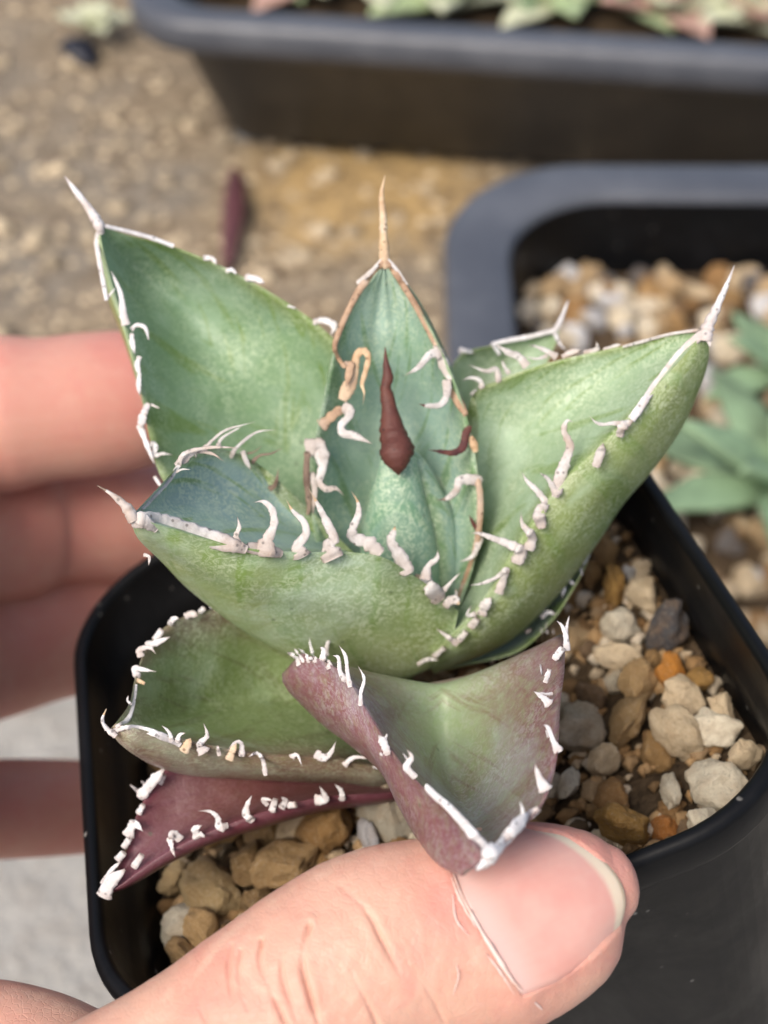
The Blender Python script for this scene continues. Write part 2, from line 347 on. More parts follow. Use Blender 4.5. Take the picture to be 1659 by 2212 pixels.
# wide grey planter to the right, behind the pot
HP = 92
q0 = level(952, 345, HP); q1 = level(1659, 345, HP); hx2 = 128; hy2 = 120; rc2 = 44
ang2 = math.atan2(q1.y-q0.y, q1.x-q0.x)-.01
ex2 = Vector((math.cos(ang2), math.sin(ang2), 0)); ey2 = Vector((-math.sin(ang2), math.cos(ang2), 0))
ctr2 = q0+ex2*(hx2/1000)-ey2*(hy2/1000); ctr2.z = 0
L2 = place_box((ctr2.x, ctr2.y, 0), ang2)
pl = tag(empty('square_planter', ctr2), 'wide grey plastic planter with thick rounded rim, half filled with gravel', 'planter')
rings = [(26, 0), (24, 2), (4, HP-12), (2.5, HP-11), (0.5, HP-9), (0, HP-3), (1.2, HP-.8), (3, HP), (17, HP), (18.6, HP-.8), (19.2, HP-3), (21, HP-40), (30, 4)]
v, f = rloft([L2(np.array(rsq(hx2-q, rc2-min(q*.6, 14), z, 12, hy2-q))) for q, z in rings]); build('wall', v, f, M['grey_plastic'], pl)
# the inside face is covered by a sheet of darker plastic
v, f = rloft([L2(np.array(rsq(hx2-q, rc2-min(q*.6, 14), z, 12, hy2-q))) for q, z in [(19.6, HP-2.6), (21.6, HP-40)]], False); build('inner_face', v, f, M['black_plastic'], pl)
GZ = HP-27
gp = tag(empty('planter_gravel', (ctr2.x, ctr2.y, GZ/1000)), 'bed of cream and brown gravel inside the wide grey planter', 'gravel')
v, f = rloft([L2(np.array(rsq(hx2-21, rc2-9, GZ-1, 12, hy2-21))), L2(np.array(rsq(hx2-23, rc2-9, GZ-12, 12, hy2-23)))]); build('soil', v, f, M['soil'], gp)
cnt = 0
while cnt < 290:
    x, y = RNG.uniform(-hx2+25, hx2-25), RNG.uniform(-hy2+25, hy2-25)
    r = RNG.uniform(3.0, 6.2); wp = L2(np.array([[x, y, GZ+r*.25]]))[0]
    pp = w2p(wp)
    if not (960 < pp[0] < 1750 and 480 < pp[1] < 1500): continue
    t = TONES[RNG.choice([2, 3, 3, 4, 4, 0, 1, 8, 6, 7])][0]
    pebble(gp, wp, r/1000, t); cnt += 1
def back_agave(name, px, py, r, n, label, rot, wide):
    p = level(px, py, GZ+4); o = tag(empty(name, p), label, 'agave')
    for k in range(n):
        fr = k/n; succ_leaf('leaf', M['agave_b'], r*(1-.35*fr), r*wide*(1-.25*fr), r*.13, .25, o, p, k*2.39996+rot, .22+1.0*fr)
back_agave('background_agave', 1690, 1075, .047, 13, 'broad leaved green agave growing in the wide grey planter', 2.55, .36)
back_agave('background_agave', 1690, 815, .028, 9, 'small green rosette near the far rim of the grey planter', 1.2, .5)

# grit on the ground, a fallen leaf, scraps
allV, allF = [], []
gv, gf = ico(1, 3, .3, 1.2)
for k in range(1500):
    p = level(RNG.uniform(-100, 1300), RNG.uniform(-60, 1250), 0); r = RNG.uniform(.0010, .0034)*(1.9 if RNG.random() < .12 else 1)
    A = RNG.uniform(0, 6.28); R_ = np.array([[math.cos(A), -math.sin(A), 0], [math.sin(A), math.cos(A), 0], [0, 0, 1]])
    b0 = len(allV)*len(gv); allV.append((gv@R_.T)*r*np.array([1, .8, .65])+np.array([p.x, p.y, r*.3])); allF += [tuple(i+b0 for i in q) for q in gf]
tag(build('ground_grit', np.vstack(allV), allF, M['grit']), 'loose sandy grit strewn over the ground', 'grit', kind='stuff')
a = level(507, 372, 3); b = level(488, 590, 3); C = spline([a+(b-a)*t+Vector((.002*math.sin(3*t), 0, .006*math.sin(3.1*t)+.002)) for t in np.linspace(0, 1, 6)], 18)
v, f = tube(C, .0044*np.sin(np.linspace(.12, 3.0, 18))**.6, .35, 10, np.array([0, 0, 1.])); tag(build('fallen_leaf', v, f, M['fallen']), 'narrow dark red fallen leaf lying on the sandy ground', 'leaf')
p = level(205, 62, 8); rosette('seedling', p, .021, [M['succ_b']], 9, 'tiny pale green rosette seedling growing on the bare ground', 'succulent', None, .4, .6)
p0, p1 = level(140, 92, 3), level(200, 140, 3); v, f = tube(spline([p0, (p0+p1)/2+Vector((0, 0, .004)), p1], 9), [.001, .005, .007, .008, .008, .008, .007, .005, .001], .4, 10, np.array([0, 0, 1.]))
tag(build('plastic_scrap', v, f, M['scrap']), 'crumpled dark blue plastic scrap on the ground by the seedling', 'scrap')

# ------------------------------------------------------------------ the pot in the hand
po = tag(empty('plant_pot', Vector(pot([0, 0, -72]))), 'small square black plastic pot with rounded corners held in a hand', 'plant pot')
def pr(lst, n=14): return [pot(np.array(rsq(h, r, z, n))) for h, r, z in lst]
v, f = rloft(pr([(29, 11, -72), (30, 12, -71), (36.2, 15.6, -6.2), (36.6, 15.8, -5.6), (37.3, 16.2, -5.0), (37.75, 16.5, -4.0), (37.95, 16.65, -1.0), (37.8, 16.6, -.35), (37.3, 16.3, 0),
                 (36.7, 15.9, 0), (36.3, 15.6, -.4), (36.2, 15.5, -1.2), (35.9, 15.3, -6.5), (35.2, 14.8, -7.2), (34.9, 14.6, -12), (29.5, 11, -70)]))
build('wall', v, f, M['black_plastic'], po)
GP = -13.0
gr = tag(empty('pot_gravel', Vector(pot([0, 0, GP]))), 'bed of ochre, cream and grey pebbles around the agave in the black pot', 'gravel')
v, f = rloft(pr([(34.6, 14.4, GP-1.5), (33.5, 14, GP-12)])); build('soil', v, f, M['soil'], gr)
potUw = np.array(pot([0, 0, 1]))-np.array(pot([0, 0, 0])); potXw = np.array(pot([1, 0, 0]))-np.array(pot([0, 0, 0])); potYw = np.array(pot([0, 1, 0]))-np.array(pot([0, 0, 0]))
def on_bed(px, py, z=GP+1.2):                 # sight line -> pot coordinates on the gravel
    A = np.array(at((px, py, 1.)))-CAM0/1000; o = np.array(pot([0, 0, z])); u = potUw/np.linalg.norm(potUw)
    t = ((o-CAM0/1000)@u)/(A@u); q = (CAM0/1000+A*t-o); return q@potXw*1e6, q@potYw*1e6
placed = []
def bed(x, y, z, r, tone=None, st=(1, 1, 1), rotz=None, k=None):
    o = pebble(gr, Vector(pot([x, y, z])), r*1.06/1000, tone, None, st, k); placed.append((x, y, r)); return o
CREAM = (.74, .59, .39); PALE = (.78, .70, .54); OCH = (.44, .25, .07); DK = (.08, .08, .088); ORG = (.50, .20, .03); TANN = (.40, .26, .12)
known = [(1475, 1515, 2.7, CREAM, 1.1), (1470, 1590, 2.7, CREAM, 1.35), (1545, 1575, 2.2, PALE, 1.2), (1305, 1648, 2.1, CREAM, 1.35), (1562, 1700, 3.0, PALE, 1.1), (1350, 1785, 3.6, OCH, 1.2), (1440, 1360, 2.9, DK, 1.15),
         (1392, 1285, 2.6, CREAM, 1.05), (1560, 1532, 2.1, CREAM, 1), (1605, 1632, 2.0, CREAM, 1.1), (1450, 1710, 1.8, PALE, 1.3), (1455, 1460, 2.2, ORG, 1.1), (1515, 1470, 1.8, OCH, 1.1), (1360, 1560, 2.9, TANN, 1.3),
         (1230, 1700, 1.9, PALE, 1.1), (1380, 1480, 2.6, TANN, 1.2), (1250, 1590, 3.6, (.42, .35, .25), 1.4), (1345, 1360, 2.8, PALE, 1.0), (1330, 1265, 2.6, OCH, 1.1), (1310, 1190, 2.7, TANN, 1), (1530, 1795, 2.1, PALE, 1.2), (1340, 1420, 2.3, CREAM, 1.3),
         (850, 1760, 4.0, (.40, .36, .28), 1.2), (620, 1880, 3.6, TANN, 1.1), (710, 1800, 3.8, (.30, .17, .06), 1.2), (460, 1940, 3.6, (.36, .26, .13), 1.1), (380, 1900, 2.4, (.40, .29, .15), 1), (540, 1870, 3.0, (.28, .18, .08), 1), (400, 2000, 2.6, PALE, 1.4),
         (445, 2020, 2.6, TANN, 1.1), (560, 1960, 2.6, (.25, .16, .07), 1), (475, 2060, 2.4, OCH, 1), (395, 2070, 2.2, TANN, 1), (390, 1830, 2.2, PALE, 1), (480, 1800, 3.0, TANN, 1), (800, 1810, 2.0, (.45, .44, .45), 1), (510, 2020, 1.6, CREAM, 1), (560, 1790, 2.4, TANN, 1.1)]
for px, py, r, t, st in known:
    x, y = on_bed(px, py)
    if max(abs(x), abs(y)) > 35-r: x, y = np.clip(x, -34.4+r, 34.4-r), np.clip(y, -34.4+r, 34.4-r)
    bed(x, y, GP+1.0+.25*r, r, t, (st, 1, .9))
tries = 0
while len(placed) < 298 and tries < 20000:
    tries += 1; r = RNG.choice([1.1, 1.3, 1.6, 1.9, 2.2, 2.6]); x, y = RNG.uniform(-34+r, 34-r, 2)
    if abs(x) > 20 and abs(y) > 20 and math.hypot(abs(x)-20, abs(y)-20) > 14-r: continue
    lim = .70 if len(placed) < 190 else .40
    if any(math.hypot(x-a, y-b) < lim*(r+q) for a, b, q in placed): continue
    bed(x, y, GP+(.4 if len(placed) < 190 else -.3)-.1*r, r)

# fines between the stones
fv, ff = ico(2, 9, .4, 1.4); aV, aF = [], []
for k in range(1700):
    x, y = RNG.uniform(-34, 34, 2)
    if abs(x) > 20 and abs(y) > 20 and math.hypot(abs(x)-20, abs(y)-20) > 14: continue
    r = RNG.uniform(.4, 1.0) if k % 2 else RNG.uniform(.9, 1.8); q = fv*RNG.uniform(.6, 1, 3)*r+(x, y, GP-1.2+RNG.uniform(0, 1.1)); b0 = len(aV)*len(fv); aV.append(np.array(pot(q))); aF += [tuple(i+b0 for i in t_) for t_ in ff]
tag(build('fines', np.vstack(aV), aF, M['fines'], gr), kind='stuff')

# ------------------------------------------------------------------ the agave
crown = Vector(pot([2, -1, GP]))
ag = tag(empty('agave_plant', crown), 'compact blue green agave rosette with white hooked teeth in a black pot', 'agave')
LEAF = {}
def leaf(key, mat, st, wl=0, wr=0, nu=(2.2, 1.5), nl=2.2, flute=0, rows=84, label=None, thick=5):
    """st rows base->tip: L, M, R as (x, y, depth), optional S (outline of the underside) and keel depth offset"""
    m = len(st); Ls = spline([q[0] for q in st], rows); Ms = spline([q[1] for q in st], rows); Rs = spline([q[2] for q in st], rows)
    nS = 26; h_low = lambda s_: np.clip(1-np.abs(2*s_-1)**nl, 0, 1)**(1/nl)
    Ks = []
    ss = np.linspace(0, 1, 41)
    for i, q in enumerate(st):
        l, mm, r = map(np.array, q[:3]); mid = (l+r)/2; tk = thick*min(1., .25+np.linalg.norm((l-r)[:2])/240)
        if len(q) > 3 and q[3] is not None:
            S_ = np.array(q[3][:2]); nn = S_-mid[:2]; dist = np.linalg.norm(nn); nn = nn/dist
            base = (l[None, :2]+(r-l)[None, :2]*ss[:, None]-mid[:2])@nn+((mm-mid)[:2]@nn)*h_low(ss); lo, hi = -1., 2.5
            for _ in range(30):
                lam = (lo+hi)/2
                if (base+lam*dist*h_low(ss)).max() > dist: hi = lam
                else: lo = lam
            kd = max(q[3][2] if len(q[3]) > 2 else 0, max(mm[2], mid[2])+tk*.75)
            Ks.append((*(mm[:2]+nn*dist*lam), kd))
        else: Ks.append((mm[0], mm[1], max(mm[2], mid[2])+tk))
    Ks = spline(Ks, rows)
    V, A = [], []
    su = np.linspace(0, 1, nS)
    for i in range(rows):
        t = i/(rows-1); n_u = nu[0]+(nu[1]-nu[0])*t; mid = (Ls[i]+Rs[i])/2; env = math.sin(math.pi*min(1, .12+.88*t))**.5 if t < 1 else 0
        across = Ls[i]-Rs[i]; across[2] = 0; across /= np.linalg.norm(across)+1e-6
        for s_ in su:                             # upper face L -> R
            h = 1-abs(2*s_-1)**n_u; p = Ls[i]+(Rs[i]-Ls[i])*s_+(Ms[i]-mid)*h
            if flute: p = p+np.array([0, 0, flute*env*(math.cos((s_-.5)*math.pi*8)*math.exp(-((s_-.5)/.28)**2))*(.3+.7*t)])
            V.append(p); A.append((s_, t, 0))
        for s_ in su[::-1][1:-1]:                 # lower face R -> L
            hl = float(h_low(np.array(s_))); p = Ls[i]+(Rs[i]-Ls[i])*s_+(Ks[i]-mid)*np.array([hl, hl, hl if s_ < .5 else (1-abs(2*s_-1)**4)**.25])
            p = p+across*(wl*env*math.exp(-((s_-.1)/.13)**2)*min(1, s_*14)-wr*env*math.exp(-((s_-.9)/.13)**2)*min(1, (1-s_)*14))
            V.append(p); A.append((s_, t, min(1, min(s_, 1-s_)*14)))
    nc = 2*nS-2; V = np.array(V)
    # slow unevenness of a grown leaf (depth only, mm)
    sd_ = hash_(key)
    V[:, 2] += np.array([.35*noise.noise((p[0]*.006+sd_, p[1]*.006, 0))+.12*noise.noise((p[0]*.02, p[1]*.02+sd_, 3)) for p in V])
    F = grid_faces(rows, nc, True)+[tuple(range(nc)), tuple(range(len(V)-nc, len(V)))]
    W = at(V); o = build('leaf', W, F, mat, ag, attr=A)
    if label: o['label'] = label
    bvh = BVHTree.FromPolygons([tuple(p) for p in W], F)
    LEAF[key] = (o, np.vstack([Ls, Rs]), bvh); return o
def hash_(k): return (sum(ord(c)*(i+3) for i, c in enumerate(k)) % 97)*1.7

leaf('A', M['leaf_blue'], [
    ((880, 1370, 160), (930, 1360, 164), (985, 1340, 160)), ((700, 1210, 156), (860, 1200, 163), (1030, 1190, 155.5)), ((672, 1020, 154), (850, 1020, 161.5), (1032, 1025, 153.5)),
    ((692, 890, 152.5), (850, 880, 160), (1002, 880, 152.5)), ((724, 752, 151.5), (838, 750, 157), (948, 745, 152)), ((768, 652, 152), (832, 652, 154.8), (893, 647, 152)),
    ((812, 594, 152), (830, 592, 152.7), (848, 592, 152)), ((827, 572, 152), (830, 572, 152), (833, 572, 152))], 26, 26, (2.3, 1.8), flute=-.42, thick=6, label='upright central leaf with brown horny margins and a long tan spine')
leaf('C', M['leaf_left'], [
    ((800, 1330, 161), (850, 1330, 166), (905, 1320, 164)), ((560, 1190, 158), (740, 1150, 167), (900, 1120, 163.5)), ((410, 1095, 155.5), (640, 1010, 167), (850, 940, 163)),
    ((350, 1035, 154), (570, 900, 166), (780, 800, 161.5)), ((324, 950, 153), (510, 815, 165), (700, 712, 160)), ((304, 850, 152.5), (450, 737, 165.5), (612, 648, 159)),
    ((280, 745, 152), (378, 657, 164.5), (500, 585, 158)), ((248, 640, 152.5), (304, 592, 162), (388, 537, 157)), ((224, 550, 153.5), (243, 529, 156.8), (280, 508, 155.5)), ((213, 490, 154), (216, 489, 154), (219, 489, 154))],
    30, 6, (2.2, 1.02), thick=5, label='broad green leaf with a straight fold and a white spine, in front of the fingers')
leaf('E', M['leaf_right'], [
    ((930, 1415, 156), (960, 1370, 164), (990, 1290, 162), (960, 1455, 166)), ((1030, 1320, 152), (1000, 1230, 163), (1010, 1130, 161), (1130, 1360, 164)), ((1110, 1200, 149), (1030, 1100, 162), (1005, 980, 159), (1240, 1245, 162)),
    ((1172, 1105, 147), (1090, 980, 160.5), (1018, 860, 157), (1310, 1150, 159)), ((1222, 1040, 146), (1150, 930, 159), (1080, 820, 156), (1360, 1070, 157)), ((1290, 975, 145.5), (1230, 880, 156.5), (1180, 785, 155), (1428, 985, 155)),
    ((1350, 912, 145), (1325, 835, 153.5), (1300, 757, 153), (1482, 905, 152)), ((1420, 835, 145), (1410, 785, 150), (1400, 737, 150), (1516, 830, 149.5)), ((1480, 768, 145), (1475, 742, 147.3), (1470, 720, 147), (1532, 775, 147.3)), ((1512, 724, 145.5), (1513, 722, 145.6), (1514, 720, 145.6), (1532, 738, 146))],
    0, 4, (2.0, 1.5), label='thick pale green leaf ending in a long white spine over the grey planter')
leaf('D', M['leaf_fold'], [
    ((990, 1320, 153), (940, 1330, 159), (900, 1330, 158), (935, 1445, 158)), ((940, 1275, 150), (860, 1270, 160), (800, 1230, 157), (850, 1470, 156)), ((885, 1238, 147.5), (800, 1220, 159), (730, 1160, 156), (760, 1455, 154)),
    ((825, 1203, 145), (750, 1190, 158), (680, 1110, 155), (690, 1440, 152)), ((740, 1192, 143), (680, 1165, 156), (630, 1065, 154), (610, 1414, 150.5)), ((650, 1194, 140.5), (600, 1130, 154), (575, 1015, 152.5), (530, 1370, 149)),
    ((560, 1188, 138), (530, 1100, 151), (520, 982, 150.5), (460, 1322, 146.5)), ((470, 1172, 136), (450, 1080, 147.5), (455, 970, 147.5), (395, 1268, 143.5)), ((390, 1150, 134), (385, 1080, 143), (395, 998, 143), (340, 1210, 140)), ((325, 1128, 132.5), (325, 1095, 137), (340, 1055, 137.5), (302, 1167, 136)), ((288, 1110, 132), (290, 1108, 132.2), (293, 1105, 132.4), (283, 1130, 133))],
    0, 0, (2.4, 1.7), label='folded leaf showing its pale green underside, with tall white curved teeth')
leaf('F', M['leaf_front'], [
    ((860, 1500, 168), (930, 1520, 174), (1000, 1490, 168)), ((705, 1440, 153), (935, 1510, 160), (1150, 1425, 155)), ((650, 1410, 143.5), (950, 1478, 149), (1212, 1370, 143), (606, 1420, 151)), ((735, 1450, 136.5), (958, 1545, 147), (1220, 1435, 135.5), (664, 1500, 147)),
    ((788, 1530, 130.5), (962, 1612, 145.5), (1210, 1525, 129.5), (742, 1580, 142)), ((838, 1610, 125), (980, 1685, 140.5), (1207, 1600, 124), (815, 1650, 137)), ((885, 1672, 120.5), (1006, 1748, 133), (1196, 1675, 119.5), (853, 1725, 130)),
    ((945, 1730, 116.5), (1034, 1796, 123.5), (1170, 1742, 115.5), (893, 1797, 121.5)), ((1002, 1795, 112.8), (1054, 1824, 114.6), (1115, 1802, 112.3), (940, 1858, 115.5)), ((1040, 1840, 110.5), (1050, 1842, 110.6), (1062, 1838, 110.5), (996, 1892, 112))],
    0, 14, (1.3, 1.12), thick=4, label='broad front leaf flushed purple brown, drooping over the thumb')
leaf('G', M['leaf_low'], [
    ((930, 1560, 157), (910, 1500, 167), (880, 1450, 166), (930, 1600, 165)), ((840, 1655, 150), (790, 1545, 163), (760, 1420, 163), (850, 1697, 158)), ((720, 1642, 146), (680, 1520, 164), (640, 1360, 160), (740, 1693, 154)), ((600, 1638, 143), (570, 1503, 162), (540, 1315, 157), (600, 1690, 151)),
    ((500, 1622, 141), (480, 1517, 158), (450, 1318, 154), (480, 1684, 149)), ((410, 1602, 139), (395, 1532, 153), (372, 1344, 151), (390, 1675, 147)), ((340, 1585, 138), (335, 1547, 146.3), (318, 1395, 147.5), (318, 1655, 144)), ((290, 1574, 137.5), (300, 1556, 141), (292, 1465, 143.5), (268, 1625, 141)), ((262, 1568, 137.5), (275, 1556, 139.5), (279, 1520, 140), (245, 1597, 139.5)), ((248, 1564, 138), (250, 1562, 138), (252, 1560, 138), (238, 1575, 138.3))],
    0, 0, (1.35, 1.1), label='low green leaf with a brown underside and short curled white teeth')
leaf('H', M['leaf_red'], [
    ((940, 1690, 158), (920, 1640, 163), (900, 1560, 164)), ((850, 1712, 152), (830, 1675, 158), (800, 1600, 160), (852, 1732, 157)), ((700, 1722, 148), (670, 1692, 154), (640, 1600, 157), (702, 1752, 153)), ((570, 1755, 146), (550, 1715, 151), (520, 1600, 154), (575, 1787, 150)),
    ((450, 1800, 144.5), (440, 1745, 149), (420, 1620, 151), (458, 1824, 147.5)), ((360, 1844, 144), (360, 1785, 147.5), (348, 1672, 149), (368, 1866, 146.3)), ((300, 1885, 143.5), (305, 1832, 146), (300, 1750, 147), (307, 1902, 145.3)), ((262, 1912, 143), (268, 1880, 145), (270, 1835, 145), (266, 1922, 144.4)), ((228, 1930, 143), (230, 1928, 143), (232, 1926, 143), (230, 1934, 143.4))],
    0, 0, (1.9, 1.4), label='lowest dark red leaf lying just above the pebbles')
leaf('I', M['leaf_right'], [
    ((1000, 1250, 166), (970, 1230, 170), (940, 1200, 168)), ((1090, 1000, 169), (1020, 950, 174), (960, 900, 171)), ((1150, 860, 170), (1060, 820, 174), (985, 776, 171.5)), ((1180, 790, 170), (1125, 770, 172.5), (1070, 744, 171)), ((1200, 745, 169.5), (1175, 735, 170.7), (1150, 722, 170)), ((1208, 716, 169), (1209, 715, 169), (1210, 714, 169))],
    6, 6, (2.2, 1.6), label='small rear leaf peeping out behind the thick pale leaf')
leaf('J', M['leaf_fold'], [
    ((960, 1445, 166), (960, 1410, 171), (960, 1370, 170)), ((1110, 1412, 165), (1100, 1330, 172), (1090, 1250, 171)), ((1185, 1350, 163), (1180, 1270, 170), (1170, 1180, 170)), ((1236, 1278, 162), (1228, 1200, 168), (1220, 1120, 168)), ((1272, 1205, 162), (1265, 1160, 165), (1260, 1110, 166)), ((1290, 1130, 162), (1291, 1129, 162), (1292, 1128, 162))],
    14, 4, (2.2, 1.6), label='shaded lower leaf hidden under the thick pale leaf')
# rolled bud with its dark spine
B = [(905, 1365, 164, 50), (868, 1260, 159.5, 84), (860, 1160, 157, 80), (858, 1080, 155.5, 62), (860, 1010, 154.6, 44), (852, 960, 154, 28), (845, 920, 153.8, 8)]
sp_ = spline(B, 60); C = at(sp_[:, :3]); v, f = tube(C, sp_[:, 3]*K*sp_[:, 2]/1000, 1, 36)
A_ = [(.5+.5*math.sin(j/36*6.283), i/59, 0) for i in range(60) for j in range(36)]
bud = build('leaf', v, f, M['bud'], ag, attr=A_); bud['label'] = 'tightly rolled central bud under a dark red spine'
B2 = [(950, 1340, 165, 40), (938, 1240, 161, 62), (925, 1140, 159, 66), (905, 1070, 157.6, 56), (890, 1020, 156.4, 44), (872, 985, 155.5, 28), (858, 960, 154.8, 8)]
sp_ = spline(B2, 60); v, f = tube(at(sp_[:, :3]), sp_[:, 3]*K*sp_[:, 2]/1000*.9, .8, 36)
b2 = build('leaf', v, f, M['leaf_blue'], ag, attr=A_); b2['label'] = 'young leaf wrapped behind the dark spined bud'
B = [(861, 1026, 150.9, 2), (860, 1008, 150.6, 20), (857, 985, 150.6, 35), (857, 968, 150.9, 36), (848, 932, 151.6, 27), (842, 890, 152, 19), (836, 855, 152.2, 15), (833, 835, 152.2, 11.5), (838, 815, 152.2, 12), (834, 785, 152, 6.5), (832, 750, 151.8, 1)]
sp_ = spline(B, 66); sp_[:, 3] = np.maximum(sp_[:, 3], .8)*np.array([1+.10*noise.noise((i*.5, 3.3, 0)) for i in range(66)]); v, f = tube(at(sp_[:, :3]), sp_[:, 3]*K*sp_[:, 2]/1000, .8, 10, rough=.04)
build('terminal_spine', v, f, M['horn_red'], bud)

# teeth, horny margins and spines, each traced along its own bend
Z = {0: (0, 0, 1), 1: (164.6, 329.2, .3968), 2: (603.5, 329.2, .2976), 3: (932.6, 493.7, .4464), 4: (164.6, 987.5, .5291), 5: (164.6, 1261.8, .4299), 6: (603.5, 1261.8, .4299)}
tooth_n = 0
def tooth(key, z, pts, ws, mat='horn_white', name='tooth', lift=.35, hug=False, squash=.24, tip=None):
    global tooth_n; tooth_n += 1
    o, E_, bvh = LEAF[key]; ox, oy, k = Z[z]
    P = np.array([(ox+x*k, oy+y*k) for x, y in pts]); Wd = np.array(list(ws)+[ws[-1]]*(len(pts)-len(ws)), float)[:len(pts)]*k*.5
    n = max(14, 7*len(P)); Q = spline(np.hstack([P, Wd[:, None]]), n); Q[:, 2] = np.maximum(Q[:, 2], .7)
    d0 = E_[np.argmin(((E_[:, :2]-P[0])**2).sum(1)), 2]
    camp = Vector(CAM0/1000); D = []
    for i, (x, y, wv) in enumerate(Q):
        de = E_[np.argmin(((E_[:, :2]-(x, y))**2).sum(1)), 2] if hug else d0
        d = de+.25-lift*(.1+1.7*i/n) if not hug else de-.2
        r = (Vector(at((x, y, 100.)))-camp).normalized(); h = bvh.ray_cast(camp, r)
        if h[0] is not None:
            hd = (Vector(h[0])-camp).dot(Vector(FWD))*1000
            if hd < d+.3 or (hug and abs(hd-d) < 2.5): d = hd-(.16 if hug else .02+.5*min(1, 3*i/n))
        D.append(d)
    Q[:, 2] *= 1.02; D = np.array(D)
    for _ in range(14 if hug else 3): D[1:-1] = np.minimum(D[1:-1]+.0, (D[:-2]+2*D[1:-1]+D[2:])/4)
    rr = Q[:, 2]*K*D/1000
    Wd0 = 1; nz = np.array([.92+(.16 if hug else .30)*noise.noise((i*.55, tooth_n*3.1, 0))+.12*noise.noise((i*1.7, tooth_n*1.3, 5)) for i in range(n)])
    rr = rr*nz
    tt = np.linspace(0, 1, n)
    if name == 'tooth' and len(P) > 2: rr = rr*(1+.32*np.exp(-((tt-.06)/.13)**2))*np.clip(1.45-1.2*np.maximum(0, (tt-.62)/.38), .35, 1)
    rr[0] *= .8
    C = at(np.stack([Q[:, 0], Q[:, 1], D], -1))
    v, f = tube(C, rr, squash, 9, rough=.02 if hug else .035, seed=tooth_n)
    tl = np.repeat(np.linspace(0, 1, n), 9) if name != 'margin' else np.full(n*9, .5)
    b = build(name, v, f, M[mat], o, attr=np.stack([tl*0, tl, tl*0], -1))
    if tip:                                      # dry dark end
        b.data.materials.append(M[tip]); cut = int(n*.82)
        for p in b.data.polygons:
            if p.vertices[0] >= cut*9: p.material_index = 1
    return b
mg = lambda key, z, pts, ws, mat='horn_white': tooth(key, z, pts, ws, mat, 'margin', hug=True, squash=.34)
def spine(key, z, pts, ws, mat='horn_white', tip=None): tooth(key, z, pts, ws, mat, 'terminal_spine', lift=.1, squash=.9, tip=tip)

# left leaf
spine('C', 0, [(219, 505), (212, 482), (190, 447), (163, 412), (140, 381)], [16, 25, 18, 13, 4], 'horn_pale')
mg('C', 1, [(135, 400), (112, 480), (122, 570), (142, 680), (165, 805)], [36, 30, 28, 28, 24], 'horn_pale')
mg('C', 1, [(150, 400), (260, 425), (400, 462), (530, 510)], [24, 24, 26, 24], 'horn_pale')
for pts, ws in [([(272, 940), (256, 880), (245, 780), (215, 700), (187, 640)], [44, 44, 28, 18, 3]), ([(170, 790), (195, 760), (218, 735)], [20, 12, 3]), ([(300, 965), (330, 940), (375, 955), (395, 1020)], [22, 24, 24, 16]), ([(303, 985), (305, 1030), (318, 1095)], [20, 32, 20]),
                ([(345, 1110), (332, 1160), (352, 1225)], [20, 30, 16]), ([(345, 1200), (340, 1260), (345, 1322)], [18, 30, 18]), ([(392, 1365), (362, 1440), (355, 1500)], [22, 50, 40]), ([(408, 1372), (435, 1385), (457, 1396)], [12, 10, 4]), ([(345, 1480), (380, 1580), (425, 1695)], [40, 30, 20]),
                ([(400, 1590), (432, 1600), (425, 1650), (470, 1640), (525, 1646)], [34, 30, 28, 18, 3]), ([(425, 1765), (460, 1815)], [22, 16]),
                ([(692, 575), (740, 578), (765, 612)], [30, 26, 14]), ([(815, 645), (850, 640), (872, 662)], [24, 24, 14]), ([(918, 680), (980, 690), (1025, 712)], [30, 40, 22]), ([(1292, 925), (1350, 915), (1405, 945), (1385, 995)], [26, 38, 40, 20]), ([(1150, 835), (1195, 848)], [14, 8])]:
    tooth('C', 1, pts, ws, 'horn_pale')
# central leaf
spine('A', 2, [(768, 830), (762, 740), (757, 600), (752, 440), (742, 310), (765, 168)], [70, 88, 66, 56, 40, 4], 'horn_tan')
mg('A', 2, [(755, 790), (690, 870), (610, 955), (545, 1060), (480, 1190), (430, 1310), (400, 1410), (425, 1490), (475, 1560)], [46, 60, 62, 52, 46, 44, 40, 36, 34], 'horn_brown')
mg('A', 2, [(742, 780), (670, 862), (585, 935), (560, 945)], [24, 36, 40, 24], 'horn_white')
mg('A', 2, [(772, 790), (835, 865), (905, 975), (1000, 1130), (1080, 1290), (1140, 1400)], [44, 50, 52, 50, 46, 44], 'horn_brown')
mg('A', 2, [(785, 775), (850, 850), (930, 960)], [22, 30, 12], 'horn_white')
mg('A', 2, [(1130, 1390), (1180, 1500), (1210, 1590), (1250, 1650)], [46, 84, 74, 50], 'horn_white')
tooth('A', 2, [(470, 1550), (510, 1545), (505, 1610), (485, 1700)], [40, 66, 66, 40], 'horn_brown')
tooth('A', 2, [(455, 1800), (510, 1690), (545, 1600), (560, 1480), (610, 1440), (645, 1490), (622, 1600), (600, 1680), (616, 1750), (605, 1832)], [76, 84, 70, 62, 60, 44, 42, 36, 20, 3], 'horn_tan', lift=.8)
tooth('A', 2, [(300, 1990), (400, 1900), (470, 1850)], [80, 74, 76], 'horn_brown')
tooth('A', 2, [(455, 1850), (510, 1870), (500, 1920), (450, 1980), (465, 2040), (540, 2055), (620, 2090), (677, 2118)], [60, 70, 66, 58, 66, 62, 44, 4], 'horn_white', lift=.9)
tooth('A', 2, [(1170, 1450), (1090, 1470), (1010, 1560), (905, 1622)], [84, 62, 42, 4], 'horn_white', lift=.9)
tooth('A', 2, [(1215, 1650), (1215, 1760), (1170, 1830), (1080, 1840), (1005, 1825)], [60, 56, 50, 36, 4], 'horn_white', lift=.9, tip='horn_red')
